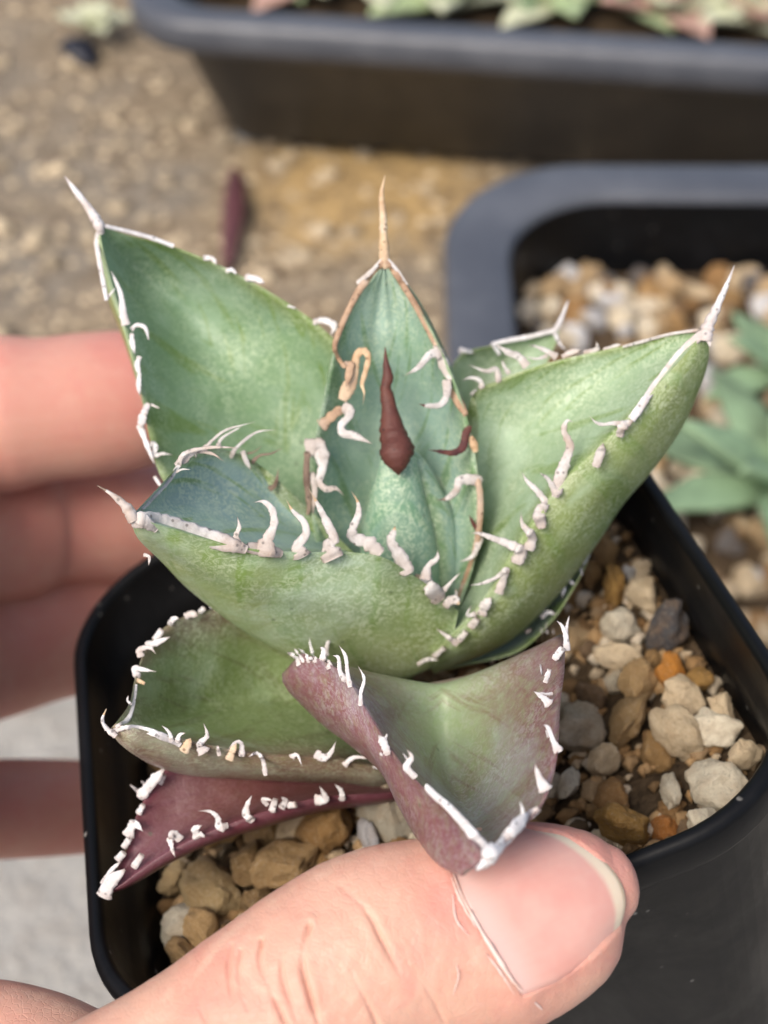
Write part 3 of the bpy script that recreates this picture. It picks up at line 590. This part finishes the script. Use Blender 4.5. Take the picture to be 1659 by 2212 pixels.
mg('A', 2, [(1235, 1690), (1300, 1810), (1355, 1905)], [60, 74, 44], 'horn_brown')
tooth('A', 2, [(1385, 1985), (1350, 2050), (1330, 2140), (1260, 2180), (1160, 2170), (1075, 2158)], [30, 60, 64, 52, 32, 4], 'horn_red', lift=.9)
mg('A', 2, [(1385, 2060), (1410, 2120), (1425, 2175)], [40, 66, 40], 'horn_tan')
tooth('A', 0, [(660, 970), (690, 965), (697, 1005), (690, 1040), (705, 1057), (725, 1055), (743, 1070)], [30, 30, 24, 16, 15, 12, 2], 'horn_white', lift=.8)
mg('A', 0, [(664, 975), (662, 1030), (668, 1090), (664, 1112)], [16, 16, 14, 8], 'horn_dark')
tooth('A', 0, [(672, 1020), (680, 1060), (676, 1110)], [14, 14, 5], 'horn_white')
tooth('A', 0, [(1040, 1042), (1022, 1036), (994, 1038), (985, 1060), (965, 1077), (942, 1080)], [20, 24, 22, 17, 12, 2], 'horn_white', lift=.9, tip='horn_dark')
mg('A', 0, [(1030, 1030), (1037, 1070), (1036, 1130), (1026, 1190), (1008, 1245), (990, 1290)], [14, 16, 15, 14, 14, 10], 'horn_brown')
tooth('A', 0, [(1038, 1160), (1022, 1200), (992, 1214)], [14, 11, 2], 'horn_white')
tooth('A', 0, [(1034, 1150), (1022, 1130), (1013, 1112)], [10, 9, 2], 'horn_red')
# folded leaf: far margin hairs, near margin teeth
mg('D', 1, [(355, 1945), (430, 1865), (500, 1790), (560, 1705)], [30, 34, 30, 24], 'horn_white')
for i, (pts, ws) in enumerate([([(550, 1710), (590, 1640), (700, 1610), (800, 1605), (905, 1612)], [30, 26, 20, 14, 3]), ([(575, 1690), (650, 1632), (740, 1640), (803, 1682)], [30, 24, 18, 3]), ([(690, 1625), (740, 1570), (820, 1510), (972, 1467)], [24, 18, 15, 3]),
                ([(770, 1612), (790, 1560), (850, 1520), (910, 1488)], [24, 18, 12, 3]), ([(838, 1660), (880, 1600), (980, 1525), (1087, 1510)], [28, 20, 14, 3]), ([(905, 1625), (925, 1680), (950, 1725)], [22, 28, 14]), ([(955, 1690), (1000, 1650), (1060, 1640), (1126, 1608)], [22, 15, 12, 3]),
                ([(930, 1640), (970, 1630), (1012, 1596)], [14, 8, 2]), ([(1050, 1835), (1085, 1805), (1102, 1720)], [30, 26, 4]), ([(545, 1740), (580, 1725), (620, 1728)], [14, 10, 3]), ([(605, 1688), (612, 1672)], [14, 12]), ([(648, 1660), (655, 1645)], [14, 12])]):
    tooth('D', 1, pts, ws, 'horn_dark' if i in (6, 7, 8) else 'horn_white')
spine('D', 4, [(238, 262), (205, 205), (150, 155), (85, 115)], [60, 44, 22, 4], 'horn_white', 'horn_dark')
mg('D', 4, [(228, 262), (275, 262), (328, 300)], [60, 70, 26])
mg('D', 4, [(240, 250), (320, 258), (400, 282), (500, 315), (600, 348), (695, 378)], [60, 74, 78, 78, 78, 40])
mg('D', 4, [(695, 368), (770, 378), (840, 396)], [46, 66, 34])
for pts, ws in [([(665, 372), (652, 325), (666, 285), (657, 240)], [44, 28, 18, 3]), ([(770, 388), (782, 335), (808, 275), (800, 215), (765, 182), (722, 185)], [84, 52, 36, 32, 20, 2]), ([(925, 408), (905, 362), (938, 315), (930, 265), (885, 220), (857, 172)], [60, 48, 36, 31, 18, 2]),
                ([(1052, 416), (1030, 365), (1052, 330), (1020, 260), (985, 190), (945, 122)], [84, 56, 46, 36, 22, 2]), ([(1245, 395), (1190, 350), (1132, 328), (1130, 290), (1152, 235), (1150, 185), (1122, 137)], [44, 54, 48, 40, 30, 18, 2]),
                ([(1355, 475), (1322, 405), (1285, 345), (1297, 305), (1302, 282)], [50, 56, 42, 26, 14]), ([(1485, 585), (1440, 525), (1385, 480)], [56, 74, 40]), ([(1425, 500), (1438, 445), (1472, 415), (1476, 378)], [46, 28, 22, 4]), ([(1500, 605), (1540, 582), (1565, 600)], [30, 44, 26]), ([(1500, 545), (1535, 505), (1570, 470)], [20, 12, 3]), ([(1545, 600), (1552, 570), (1550, 535)], [22, 16, 4]), ([(275, 398), (298, 408), (296, 442)], [14, 14, 8])]:
    tooth('D', 4, pts, ws, 'horn_white', lift=.5, tip='horn_tan' if RNG.random() < .5 else None)
# right leaf
spine('E', 3, [(1325, 545), (1335, 480), (1375, 390), (1420, 290), (1465, 177)], [70, 66, 44, 26, 3], 'horn_pale')
tooth('E', 3, [(1318, 500), (1340, 540), (1346, 572)], [40, 30, 8], 'horn_pale', 'margin')
mg('E', 3, [(1315, 505), (1200, 605), (1080, 760), (1005, 870), (965, 925)], [52, 40, 40, 44, 40], 'horn_pale')
mg('E', 3, [(1290, 490), (1150, 512), (1000, 552), (925, 572)], [20, 16, 18, 14])
for pts, ws in [([(908, 1008), (922, 960), (972, 930)], [30, 48, 40]), ([(945, 945), (880, 942), (830, 948), (795, 938), (763, 908)], [30, 22, 18, 14, 3]), ([(793, 1155), (815, 1090), (830, 1040)], [36, 50, 22]), ([(598, 1298), (622, 1200), (650, 1120), (670, 1050), (640, 980), (655, 930), (685, 936)], [36, 58, 52, 40, 30, 22, 3]),
                ([(602, 1285), (565, 1215), (520, 1180)], [30, 22, 3]), ([(535, 1452), (520, 1375), (550, 1330), (510, 1270), (460, 1220), (437, 1178)], [36, 58, 42, 32, 22, 3]), ([(468, 1556), (486, 1490), (440, 1432), (432, 1370)], [44, 48, 24, 3]), ([(408, 1622), (430, 1560), (380, 1530), (300, 1500), (230, 1475), (185, 1475)], [52, 60, 46, 32, 20, 3]),
                ([(323, 1768), (345, 1700), (360, 1652), (310, 1690), (240, 1718), (177, 1727)], [36, 40, 36, 22, 15, 3]), ([(238, 1872), (260, 1822), (288, 1785)], [46, 54, 30]), ([(215, 1865), (172, 1870), (190, 1825)], [22, 16, 6]), ([(185, 1932), (222, 1888)], [44, 40]), ([(128, 1998), (168, 1950)], [34, 30]), ([(125, 2012), (70, 1970), (20, 1934)], [30, 22, 3]), ([(5, 2072), (62, 2028)], [34, 28]), ([(-70, 2110), (-20, 2085), (30, 2090)], [16, 22, 8])]:
    tooth('E', 3, pts, ws, 'horn_white', lift=.45)
for pts, ws in [([(462, 668), (420, 620), (370, 600), (310, 560)], [36, 40, 34, 12]), ([(375, 702), (350, 665), (340, 635)], [22, 16, 6]), ([(605, 622), (550, 590), (500, 570), (470, 565)], [36, 24, 12, 3]), ([(560, 615), (510, 630), (455, 620)], [24, 14, 3]), ([(630, 622), (680, 598), (722, 590)], [24, 30, 14]), ([(735, 605), (800, 582), (795, 545)], [22, 26, 4]), ([(830, 588), (880, 570), (918, 560)], [14, 18, 10]),
                ([(245, 772), (232, 735), (190, 722), (145, 735)], [26, 24, 18, 3]), ([(325, 742), (312, 682), (260, 690), (175, 658)], [26, 30, 20, 3]), ([(190, 805), (215, 780)], [18, 14])]:
    tooth('E', 3, pts, ws, 'horn_white')
# rear leaf
spine('I', 3, [(598, 495), (630, 430), (662, 345)], [34, 24, 6], 'horn_pale')
mg('I', 3, [(600, 492), (480, 522), (380, 540), (295, 558)], [24, 26, 24, 22], 'horn_pale')
for pts, ws in [([(592, 490), (612, 545), (650, 592)], [22, 18, 6]), ([(295, 552), (330, 612)], [28, 12]), ([(130, 590), (165, 592), (205, 600)], [24, 30, 16])]: tooth('I', 3, pts, ws, 'horn_pale')
# half-hidden lower right leaf
for pts, ws in [([(770, 1550), (748, 1590), (735, 1630)], [22, 24, 10]), ([(720, 1640), (728, 1680)], [14, 6]), ([(640, 1700), (665, 1705), (692, 1725)], [22, 26, 12]), ([(605, 1742), (640, 1735), (630, 1785)], [16, 20, 8]), ([(530, 1885), (560, 1858), (600, 1866)], [18, 24, 12]), ([(560, 1960), (552, 1925), (560, 1900)], [8, 6, 2]), ([(535, 1958), (528, 1930)], [8, 3]), ([(590, 1962), (585, 1935)], [8, 3]), ([(455, 1955), (480, 1940)], [22, 18])]: tooth('J', 3, pts, ws, 'horn_pale')
# front leaf
for pts, ws in [([(105, 405), (75, 360), (40, 345)], [30, 26, 12]), ([(125, 392), (95, 350), (72, 320)], [22, 16, 5]), ([(152, 392), (130, 350), (92, 322)], [22, 16, 5]), ([(185, 392), (162, 330), (148, 266)], [26, 16, 3]), ([(160, 385), (155, 365)], [28, 20]), ([(215, 385), (222, 335), (205, 315)], [30, 26, 10]), ([(255, 424), (235, 362), (240, 305), (262, 245), (277, 192)], [34, 30, 20, 13, 5]), ([(335, 488), (305, 440), (297, 372), (268, 358)], [28, 26, 20, 8]),
                ([(355, 518), (342, 440), (332, 362), (298, 306)], [24, 22, 20, 5]), ([(408, 612), (410, 545), (426, 475), (395, 410)], [24, 22, 17, 4]), ([(545, 858), (525, 800), (498, 758)], [30, 46, 22]), ([(525, 800), (542, 752)], [26, 8]), ([(505, 850), (520, 862)], [16, 10]), ([(685, 972), (640, 920), (665, 870), (640, 830)], [26, 40, 24, 10]), ([(650, 890), (622, 850)], [16, 6]),
                ([(1445, 335), (1440, 265), (1420, 210), (1392, 183)], [34, 28, 18, 4]), ([(1438, 255), (1446, 205), (1457, 158)], [22, 14, 4]), ([(1380, 380), (1425, 318)], [40, 36]), ([(1335, 495), (1358, 428)], [30, 26]), ([(1312, 402), (1318, 455)], [12, 8]), ([(1360, 606), (1322, 568), (1278, 538)], [44, 32, 10]), ([(1372, 550), (1340, 552), (1302, 540)], [18, 14, 4]), ([(1405, 845), (1375, 785), (1350, 722), (1328, 708)], [44, 28, 22, 10]), ([(1350, 770), (1338, 730)], [12, 5]), ([(1340, 1038), (1305, 970), (1283, 898)], [64, 38, 4])]:
    tooth('F', 6, pts, ws, 'horn_pale', lift=.3)
mg('F', 6, [(735, 1015), (790, 1070), (850, 1120), (950, 1230), (1015, 1315), (1070, 1352)], [36, 42, 44, 54, 74, 84], 'horn_pale')
mg('F', 6, [(1085, 1345), (1150, 1265), (1220, 1190), (1305, 1128)], [60, 66, 68, 34], 'horn_pale')
tooth('F', 6, [(1225, 1180), (1220, 1125), (1205, 1083)], [34, 16, 3], 'horn_pale')
spine('F', 6, [(1040, 1310), (1060, 1345), (1045, 1390), (990, 1435)], [60, 96, 66, 22], 'horn_pale')
# low left leaf
spine('G', 5, [(200, 765), (150, 722), (132, 680), (152, 626)], [34, 24, 18, 4], 'horn_pale', 'horn_tan')
mg('G', 5, [(185, 742), (240, 722), (310, 722), (400, 752), (525, 805)], [30, 26, 28, 42, 32], 'horn_pale')
mg('G', 5, [(200, 718), (258, 680), (288, 590), (300, 505)], [22, 28, 26, 18], 'horn_pale')
for pts, ws in [([(482, 790), (465, 742), (430, 710)], [24, 18, 4]), ([(505, 795), (520, 758), (548, 748)], [26, 20, 8]), ([(645, 848), (620, 805), (658, 762), (640, 698)], [54, 36, 24, 5]), ([(720, 862), (710, 812)], [26, 14]), ([(832, 865), (830, 802), (800, 795), (758, 838)], [32, 22, 16, 8]), ([(952, 962), (937, 882), (905, 850), (868, 866)], [20, 22, 22, 10]), ([(1080, 872), (1110, 858), (1136, 916)], [30, 18, 3]), ([(1200, 850), (1240, 872), (1278, 850), (1306, 788)], [34, 46, 28, 5]), ([(1345, 912), (1400, 870), (1486, 880)], [30, 22, 4]), ([(1488, 920), (1572, 932)], [18, 12]),
                ([(312, 470), (292, 425), (330, 428), (402, 440)], [30, 34, 26, 8]), ([(278, 605), (258, 585), (262, 560)], [14, 12, 6]), ([(328, 365), (318, 332), (368, 318), (402, 352)], [30, 32, 22, 4]), ([(350, 312), (410, 292), (472, 265)], [40, 34, 10]), ([(395, 285), (432, 228)], [40, 34]), ([(468, 205), (490, 175), (515, 172)], [22, 28, 14]), ([(545, 165), (580, 150), (610, 160)], [26, 38, 22]), ([(618, 145), (645, 118)], [30, 26]), ([(672, 118), (692, 104)], [22, 16])]:
    tooth('G', 5, pts, ws, 'horn_pale')
for pts, ws in [([(540, 845), (562, 800), (575, 775)], [40, 44, 20]), ([(768, 885), (785, 840), (805, 800)], [34, 40, 20]), ([(305, 482), (345, 500)], [26, 18])]: tooth('G', 5, pts, ws, 'horn_tan')
# lowest red leaf
for pts, ws in [([(138, 1575), (170, 1500), (245, 1435)], [50, 58, 36]), ([(125, 1505), (175, 1440), (222, 1395)], [10, 18, 14]), ([(205, 1388), (242, 1348)], [34, 28]), ([(238, 1325), (268, 1278)], [32, 26]), ([(258, 1268), (292, 1205), (335, 1242)], [38, 32, 8]), ([(268, 1238), (282, 1186)], [28, 20]), ([(312, 1155), (338, 1106)], [30, 22]), ([(318, 1075), (370, 1010), (442, 928)], [32, 46, 34]), ([(315, 1042), (270, 1008)], [18, 5]), ([(352, 1012), (328, 988)], [18, 8]), ([(418, 1005), (442, 955)], [28, 22]),
                ([(288, 1425), (332, 1358)], [34, 26]), ([(525, 1285), (490, 1255), (465, 1280)], [30, 36, 24]), ([(470, 1272), (482, 1330), (497, 1372)], [26, 17, 4]), ([(612, 1275), (598, 1232), (632, 1212)], [36, 30, 10]), ([(615, 1250), (645, 1268)], [22, 12]), ([(762, 1212), (720, 1222), (710, 1172), (670, 1142), (612, 1140)], [20, 32, 24, 14, 4]), ([(888, 1192), (855, 1160), (860, 1110), (882, 1062)], [28, 32, 22, 8]), ([(962, 1112), (938, 1080), (992, 1088)], [18, 15, 8]), ([(982, 1145), (1002, 1078)], [32, 24]), ([(1028, 1125), (1052, 1090), (1028, 1068)], [28, 24, 8]), ([(1058, 1112), (1105, 1108)], [32, 28]), ([(1198, 1085), (1252, 1082), (1240, 1045), (1220, 1012)], [36, 34, 16, 4]), ([(1338, 1088), (1332, 1040), (1298, 1004)], [22, 20, 5])]:
    tooth('H', 5, pts, [q*1.3 for q in ws], 'horn_pale', lift=.6)
for o_ in [o for o in bpy.data.objects if o.parent and o.parent.name.startswith('leaf') and o.type == 'MESH']: pass

# ------------------------------------------------------------------ the hand
parts = []
def limb(rows, n, squash=.86, ns=28, cap=True):
    sp = spline(rows, n); d = sp[:, 2]; C = at(sp[:, :3])*1000; R = sp[:, 3]*K*d
    if cap:                                      # round the far end
        T = C[-1]-C[-4]; T /= np.linalg.norm(T); r0 = R[-1]; ex_ = [(C[-1]+T*r0*.55*math.sin(a), max(.1, r0*math.cos(a))) for a in np.linspace(.2, 1.54, 8)]
        C = np.vstack([C, [e[0] for e in ex_]]); R = np.concatenate([R, [e[1] for e in ex_]])
    v, f = tube(C, R, squash, ns); parts.append((v, f))
limb([(-250, 2700, 129, 380), (100, 2570, 122.5, 310), (340, 2420, 121, 272), (480, 2320, 121, 256), (610, 2215, 121, 246), (730, 2122, 121.8, 240), (830, 2064, 122.6, 234), (950, 2038, 123.4, 229), (1060, 2012, 124, 226), (1160, 1976, 124.4, 208), (1238, 1942, 124.6, 180), (1298, 1916, 124.6, 132), (1334, 1906, 124.6, 82)], 90, .8)
limb([(-420, 960, 182, 185), (-250, 930, 188, 178), (-60, 905, 195, 168), (20, 893, 196, 170), (100, 885, 197, 157), (200, 874, 199, 157), (300, 862, 201, 148), (390, 852, 203, 120)], 60, .9)
limb([(-450, 1210, 184, 180), (-250, 1180, 192, 172), (-60, 1150, 205, 166), (30, 1130, 210, 168), (110, 1118, 214, 152), (250, 1108, 218, 150), (360, 1112, 220, 125)], 60, .9)
limb([(-480, 1470, 184, 175), (-250, 1440, 192, 168), (-70, 1408, 210, 163), (80, 1368, 218, 154), (200, 1340, 224, 148), (290, 1330, 228, 120)], 60, .9)
limb([(-500, 1790, 180, 125), (-250, 1762, 190, 115), (-60, 1750, 196, 110), (100, 1745, 200, 105), (230, 1742, 204, 98)], 60, .9)
limb([(-900, 2750, 150, 420), (-420, 2450, 140, 350), (-400, 2050, 152, 335), (-385, 1600, 166, 305), (-370, 1200, 178, 280), (-360, 950, 186, 230)], 60, 1.15)
limb([(-700, 2500, 158, 420), (-350, 2600, 140, 380), (-120, 2350, 138, 225), (40, 2345, 136, 208), (170, 2405, 134, 208)], 40, .9)
V, F = [], []; k0 = 0
for v, f in parts: V.append(v); F += [tuple(i+k0 for i in q) for q in f]; k0 += len(v)
me = bpy.data.meshes.new('hand_raw'); me.from_pydata((np.vstack(V)-CAM0).tolist(), [], F); tmp = bpy.data.objects.new('hand_raw', me); COL.objects.link(tmp)
bm = bmesh.new(); bm.from_mesh(me); bmesh.ops.recalc_face_normals(bm, faces=bm.faces); bm.to_mesh(me); bm.free()
r_ = tmp.modifiers.new('r', 'REMESH'); r_.mode = 'VOXEL'; r_.voxel_size = .42
s_ = tmp.modifiers.new('s', 'SMOOTH'); s_.factor = .5; s_.iterations = 14
ev = tmp.evaluated_get(bpy.context.evaluated_depsgraph_get()); hm = ev.to_mesh()
nv = len(hm.vertices); HV = np.empty(nv*3); hm.vertices.foreach_get('co', HV); HV = HV.reshape(-1, 3)+CAM0
HN = np.empty(nv*3); hm.vertices.foreach_get('normal', HN); HN = HN.reshape(-1, 3)
HFc = [tuple(p.vertices) for p in hm.polygons]; ev.to_mesh_clear(); bpy.data.objects.remove(tmp)
pp_ = w2p(HV/1000); zone = (pp_[:, 2] < 132) & (pp_[:, 0] > 330) & (pp_[:, 1] < 2260) & (HN@FWD < .25)
bm = bmesh.new(); vv_ = [bm.verts.new(tuple(p)) for p in HV]; bm.verts.index_update()
for q in HFc: bm.faces.new([vv_[i] for i in q])
bmesh.ops.subdivide_edges(bm, edges=[e for e in bm.edges if zone[e.verts[0].index] and zone[e.verts[1].index]], cuts=2, use_grid_fill=True, smooth=0)
bm.normal_update(); bm.verts.index_update(); HV = np.array([v.co[:] for v in bm.verts]); HN = np.array([v.normal[:] for v in bm.verts]); HFc = [tuple(v.index for v in f.verts) for f in bm.faces]; nv = len(HV); bm.free()
HP2 = w2p(HV/1000); front = (HN@FWD < .15)
def pl_dist(P, line):
    best = np.full(len(P), 1e9); line = np.array(line, float)
    for a, b in zip(line[:-1], line[1:]):
        ab = b-a; t = np.clip(((P-a)@ab)/(ab@ab), 0, 1); best = np.minimum(best, np.linalg.norm(P-(a+t[:, None]*ab), axis=1))
    return best
near = front & (HP2[:, 2] < 140)
Pn = HP2[:, :2]; disp = np.zeros(nv)
creases = [([(668, 2000), (655, 2050), (658, 2110), (690, 2215), (740, 2330)], .42, 7), ([(735, 1915), (790, 1965), (825, 2030), (862, 2100)], .28, 7), ([(500, 2040), (492, 2090), (500, 2160)], .18, 6), ([(565, 2030), (560, 2080), (590, 2150), (625, 2230)], .26, 6), ([(520, 2050), (515, 2110), (535, 2180)], .14, 5),
           ([(612, 2040), (610, 2110), (640, 2200)], .16, 6), ([(760, 2100), (800, 2180), (830, 2250)], .16, 6), ([(420, 2110), (430, 2170), (460, 2240)], .12, 7), ([(880, 2080), (930, 2150), (960, 2210)], .10, 6)]
for ln, amp, wd in creases:
    dd = pl_dist(Pn, spline(ln, 24)); brk = .65+.5*np.sin(Pn[:, 1]*.035+ln[0][0]); disp -= np.where(near, 1.25*amp*brk*(np.exp(-(dd/(wd*.7))**2)-.12*np.exp(-((dd-2.4*wd)/(1.4*wd))**2)), 0)
# nail bed: the plate is sunk into the skin, folds of skin round it
nail_prox = spline([(968, 1868), (985, 1905), (1008, 1952), (1045, 2018), (1088, 2085), (1128, 2150)], 30)
nail_free = spline([(1140, 1782), (1215, 1800), (1285, 1842), (1335, 1895), (1352, 1950), (1338, 2010)], 30)
nail_low = spline([(1128, 2150), (1200, 2122), (1275, 2072), (1338, 2010)], 30); nail_up = spline([(968, 1868), (1010, 1828), (1070, 1798), (1140, 1782)], 30)
poly = np.vstack([nail_prox, nail_low[1:], nail_free[::-1][1:], nail_up[::-1][1:]])
def inside(P):
    r = np.zeros(len(P), bool); x, y = P[:, 0], P[:, 1]; j = len(poly)-1
    for i in range(len(poly)):
        xi, yi = poly[i]; xj, yj = poly[j]
        c = ((yi > y) != (yj > y)) & (x < (xj-xi)*(y-yi)/(yj-yi+1e-9)+xi); r ^= c; j = i
    return r
bvh0 = BVHTree.FromPolygons([tuple(p/1000) for p in HV], HFc)
ins = inside(Pn) & near
dprox = pl_dist(Pn, np.vstack([nail_prox, nail_low[1:18]])); dside = pl_dist(Pn, poly)
dpx = pl_dist(Pn, nail_prox); disp += np.where(near & ~ins, .20*np.exp(-((dpx-16)/26)**2)+.05*np.exp(-(dside/16)**2), 0)
disp += np.where(ins, -.45*np.clip(dside/12, 0, 1), 0)
# small lumpiness
m_ = np.where(near)[0]
disp[m_] += np.array([.10*noise.noise((q[0]*.012, q[1]*.012, 0))+.05*noise.noise((q[0]*.04, q[1]*.03, 4)) for q in Pn[m_]])
HV = HV+HN*disp[:, None]
# redder skin round the nail and evenly over the far fingers
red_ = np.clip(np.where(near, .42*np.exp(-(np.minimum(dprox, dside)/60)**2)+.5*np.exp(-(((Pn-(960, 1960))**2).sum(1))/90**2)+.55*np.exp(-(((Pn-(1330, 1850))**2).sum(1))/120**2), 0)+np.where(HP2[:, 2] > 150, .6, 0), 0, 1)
hand = build('hand', HV/1000, HFc, M['skin'], None, origin=at((-500, 1600, 172)), attr=np.stack([red_, red_*0, red_*0], -1))
tag(hand, 'bare hand gripping the black pot, thumb in front and fingers behind', 'hand')
# nail plate
nu_, nv_ = 34, 30; pts = np.zeros((nu_, nv_, 2))
for i in range(nu_):
    u = i/(nu_-1)
    for j in range(nv_):
        v_ = j/(nv_-1)
        top = nail_up[0]*(1-u)+nail_up[-1]*u; bot = nail_low[0]*(1-u)+nail_low[-1]*u
        iu = u*29; i0 = min(int(iu), 28); fu = iu-i0; up_ = nail_up[i0]*(1-fu)+nail_up[i0+1]*fu; lo_ = nail_low[i0]*(1-fu)+nail_low[i0+1]*fu
        jv = v_*29; j0 = min(int(jv), 28); fv = jv-j0; pr_ = nail_prox[j0]*(1-fv)+nail_prox[j0+1]*fv; fr_ = nail_free[j0]*(1-fv)+nail_free[j0+1]*fv
        c4 = nail_prox[0]*(1-u)*(1-v_)+nail_prox[-1]*(1-u)*v_+nail_free[0]*u*(1-v_)+nail_free[-1]*u*v_
        pts[i, j] = up_*(1-v_)+lo_*v_+pr_*(1-u)+fr_*u-c4
camp = Vector(CAM0/1000); UU, VV, DD = [], [], []
for i in range(nu_):
    for j in range(nv_):
        r = (Vector(at((*pts[i, j], 100.)))-camp).normalized(); h = bvh0.ray_cast(camp, r)
        if h[0] is not None:
            d = (Vector(h[0])-camp).dot(Vector(FWD))*1000
            if d < 130: UU.append(i/(nu_-1)); VV.append(j/(nv_-1)); DD.append(d)
UU, VV, DD = map(np.array, (UU, VV, DD)); basis = lambda u, v: np.stack([np.ones_like(u), u, v, u*u, u*v, v*v, u**3, v**4, u*v*v], -1)
co, *_ = np.linalg.lstsq(basis(UU, VV), DD, rcond=None)
gu, gv_ = np.meshgrid(np.linspace(0, 1, nu_), np.linspace(0, 1, nv_), indexing='ij'); dep = basis(gu.ravel(), gv_.ravel())@co
edge_sink = .03*np.exp(-gu.ravel()/.05)+.10*np.exp(-np.minimum(gv_.ravel(), 1-gv_.ravel())/.03)
topd = dep+.02+edge_sink; P3 = np.concatenate([np.hstack([pts.reshape(-1, 2), topd[:, None]]), np.hstack([pts.reshape(-1, 2), topd[:, None]+.45])])
F = grid_faces(nu_, nv_); nn_ = nu_*nv_; F2 = [tuple(i+nn_ for i in q[::-1]) for q in F]
ring = [i*nv_ for i in range(nu_)]+[(nu_-1)*nv_+j for j in range(1, nv_)]+[i*nv_+nv_-1 for i in range(nu_-2, -1, -1)]+[j for j in range(nv_-2, 0, -1)]
F3 = [(ring[k], ring[(k+1) % len(ring)], ring[(k+1) % len(ring)]+nn_, ring[k]+nn_) for k in range(len(ring))]
uv = np.stack([gu.ravel(), gv_.ravel(), 0*gu.ravel()], -1)
build('thumb_nail', at(P3), F+F2+F3, M['nail'], hand, attr=np.vstack([uv, uv]))
# flakes of dry skin along the cuticle
def flake(pl_, w_):
    D = []
    for x, y in pl_:
        h = bvh0.ray_cast(camp, (Vector(at((x, y, 100.)))-camp).normalized()); D.append((x, y, (Vector(h[0])-camp).dot(Vector(FWD))*1000-.36 if h[0] is not None else 117))
    sp = spline(D, 14); v, f = tube(at(sp), w_*K*115/1000*np.sin(np.linspace(.2, 3.0, 14))**.7, .4, 6, rough=.3, seed=int(pl_[0][0])); build('skin_flake', v, f, M['dry_skin'], hand)
flake([(978, 1885), (1000, 1940), (1040, 2012), (1085, 2080), (1124, 2144)], 3.0); flake([(975, 1895), (995, 1945), (1030, 2005)], 3.2); flake([(1018, 1965), (1055, 2040), (1098, 2105), (1128, 2142)], 4.0); flake([(1050, 2060), (1085, 2105), (1112, 2150)], 2.4); flake([(978, 1930), (985, 1985), (1012, 2020)], 2.0); flake([(985, 2080), (990, 2110), (978, 2150)], 1.4); flake([(1155, 2165), (1172, 2182)], 2.5)
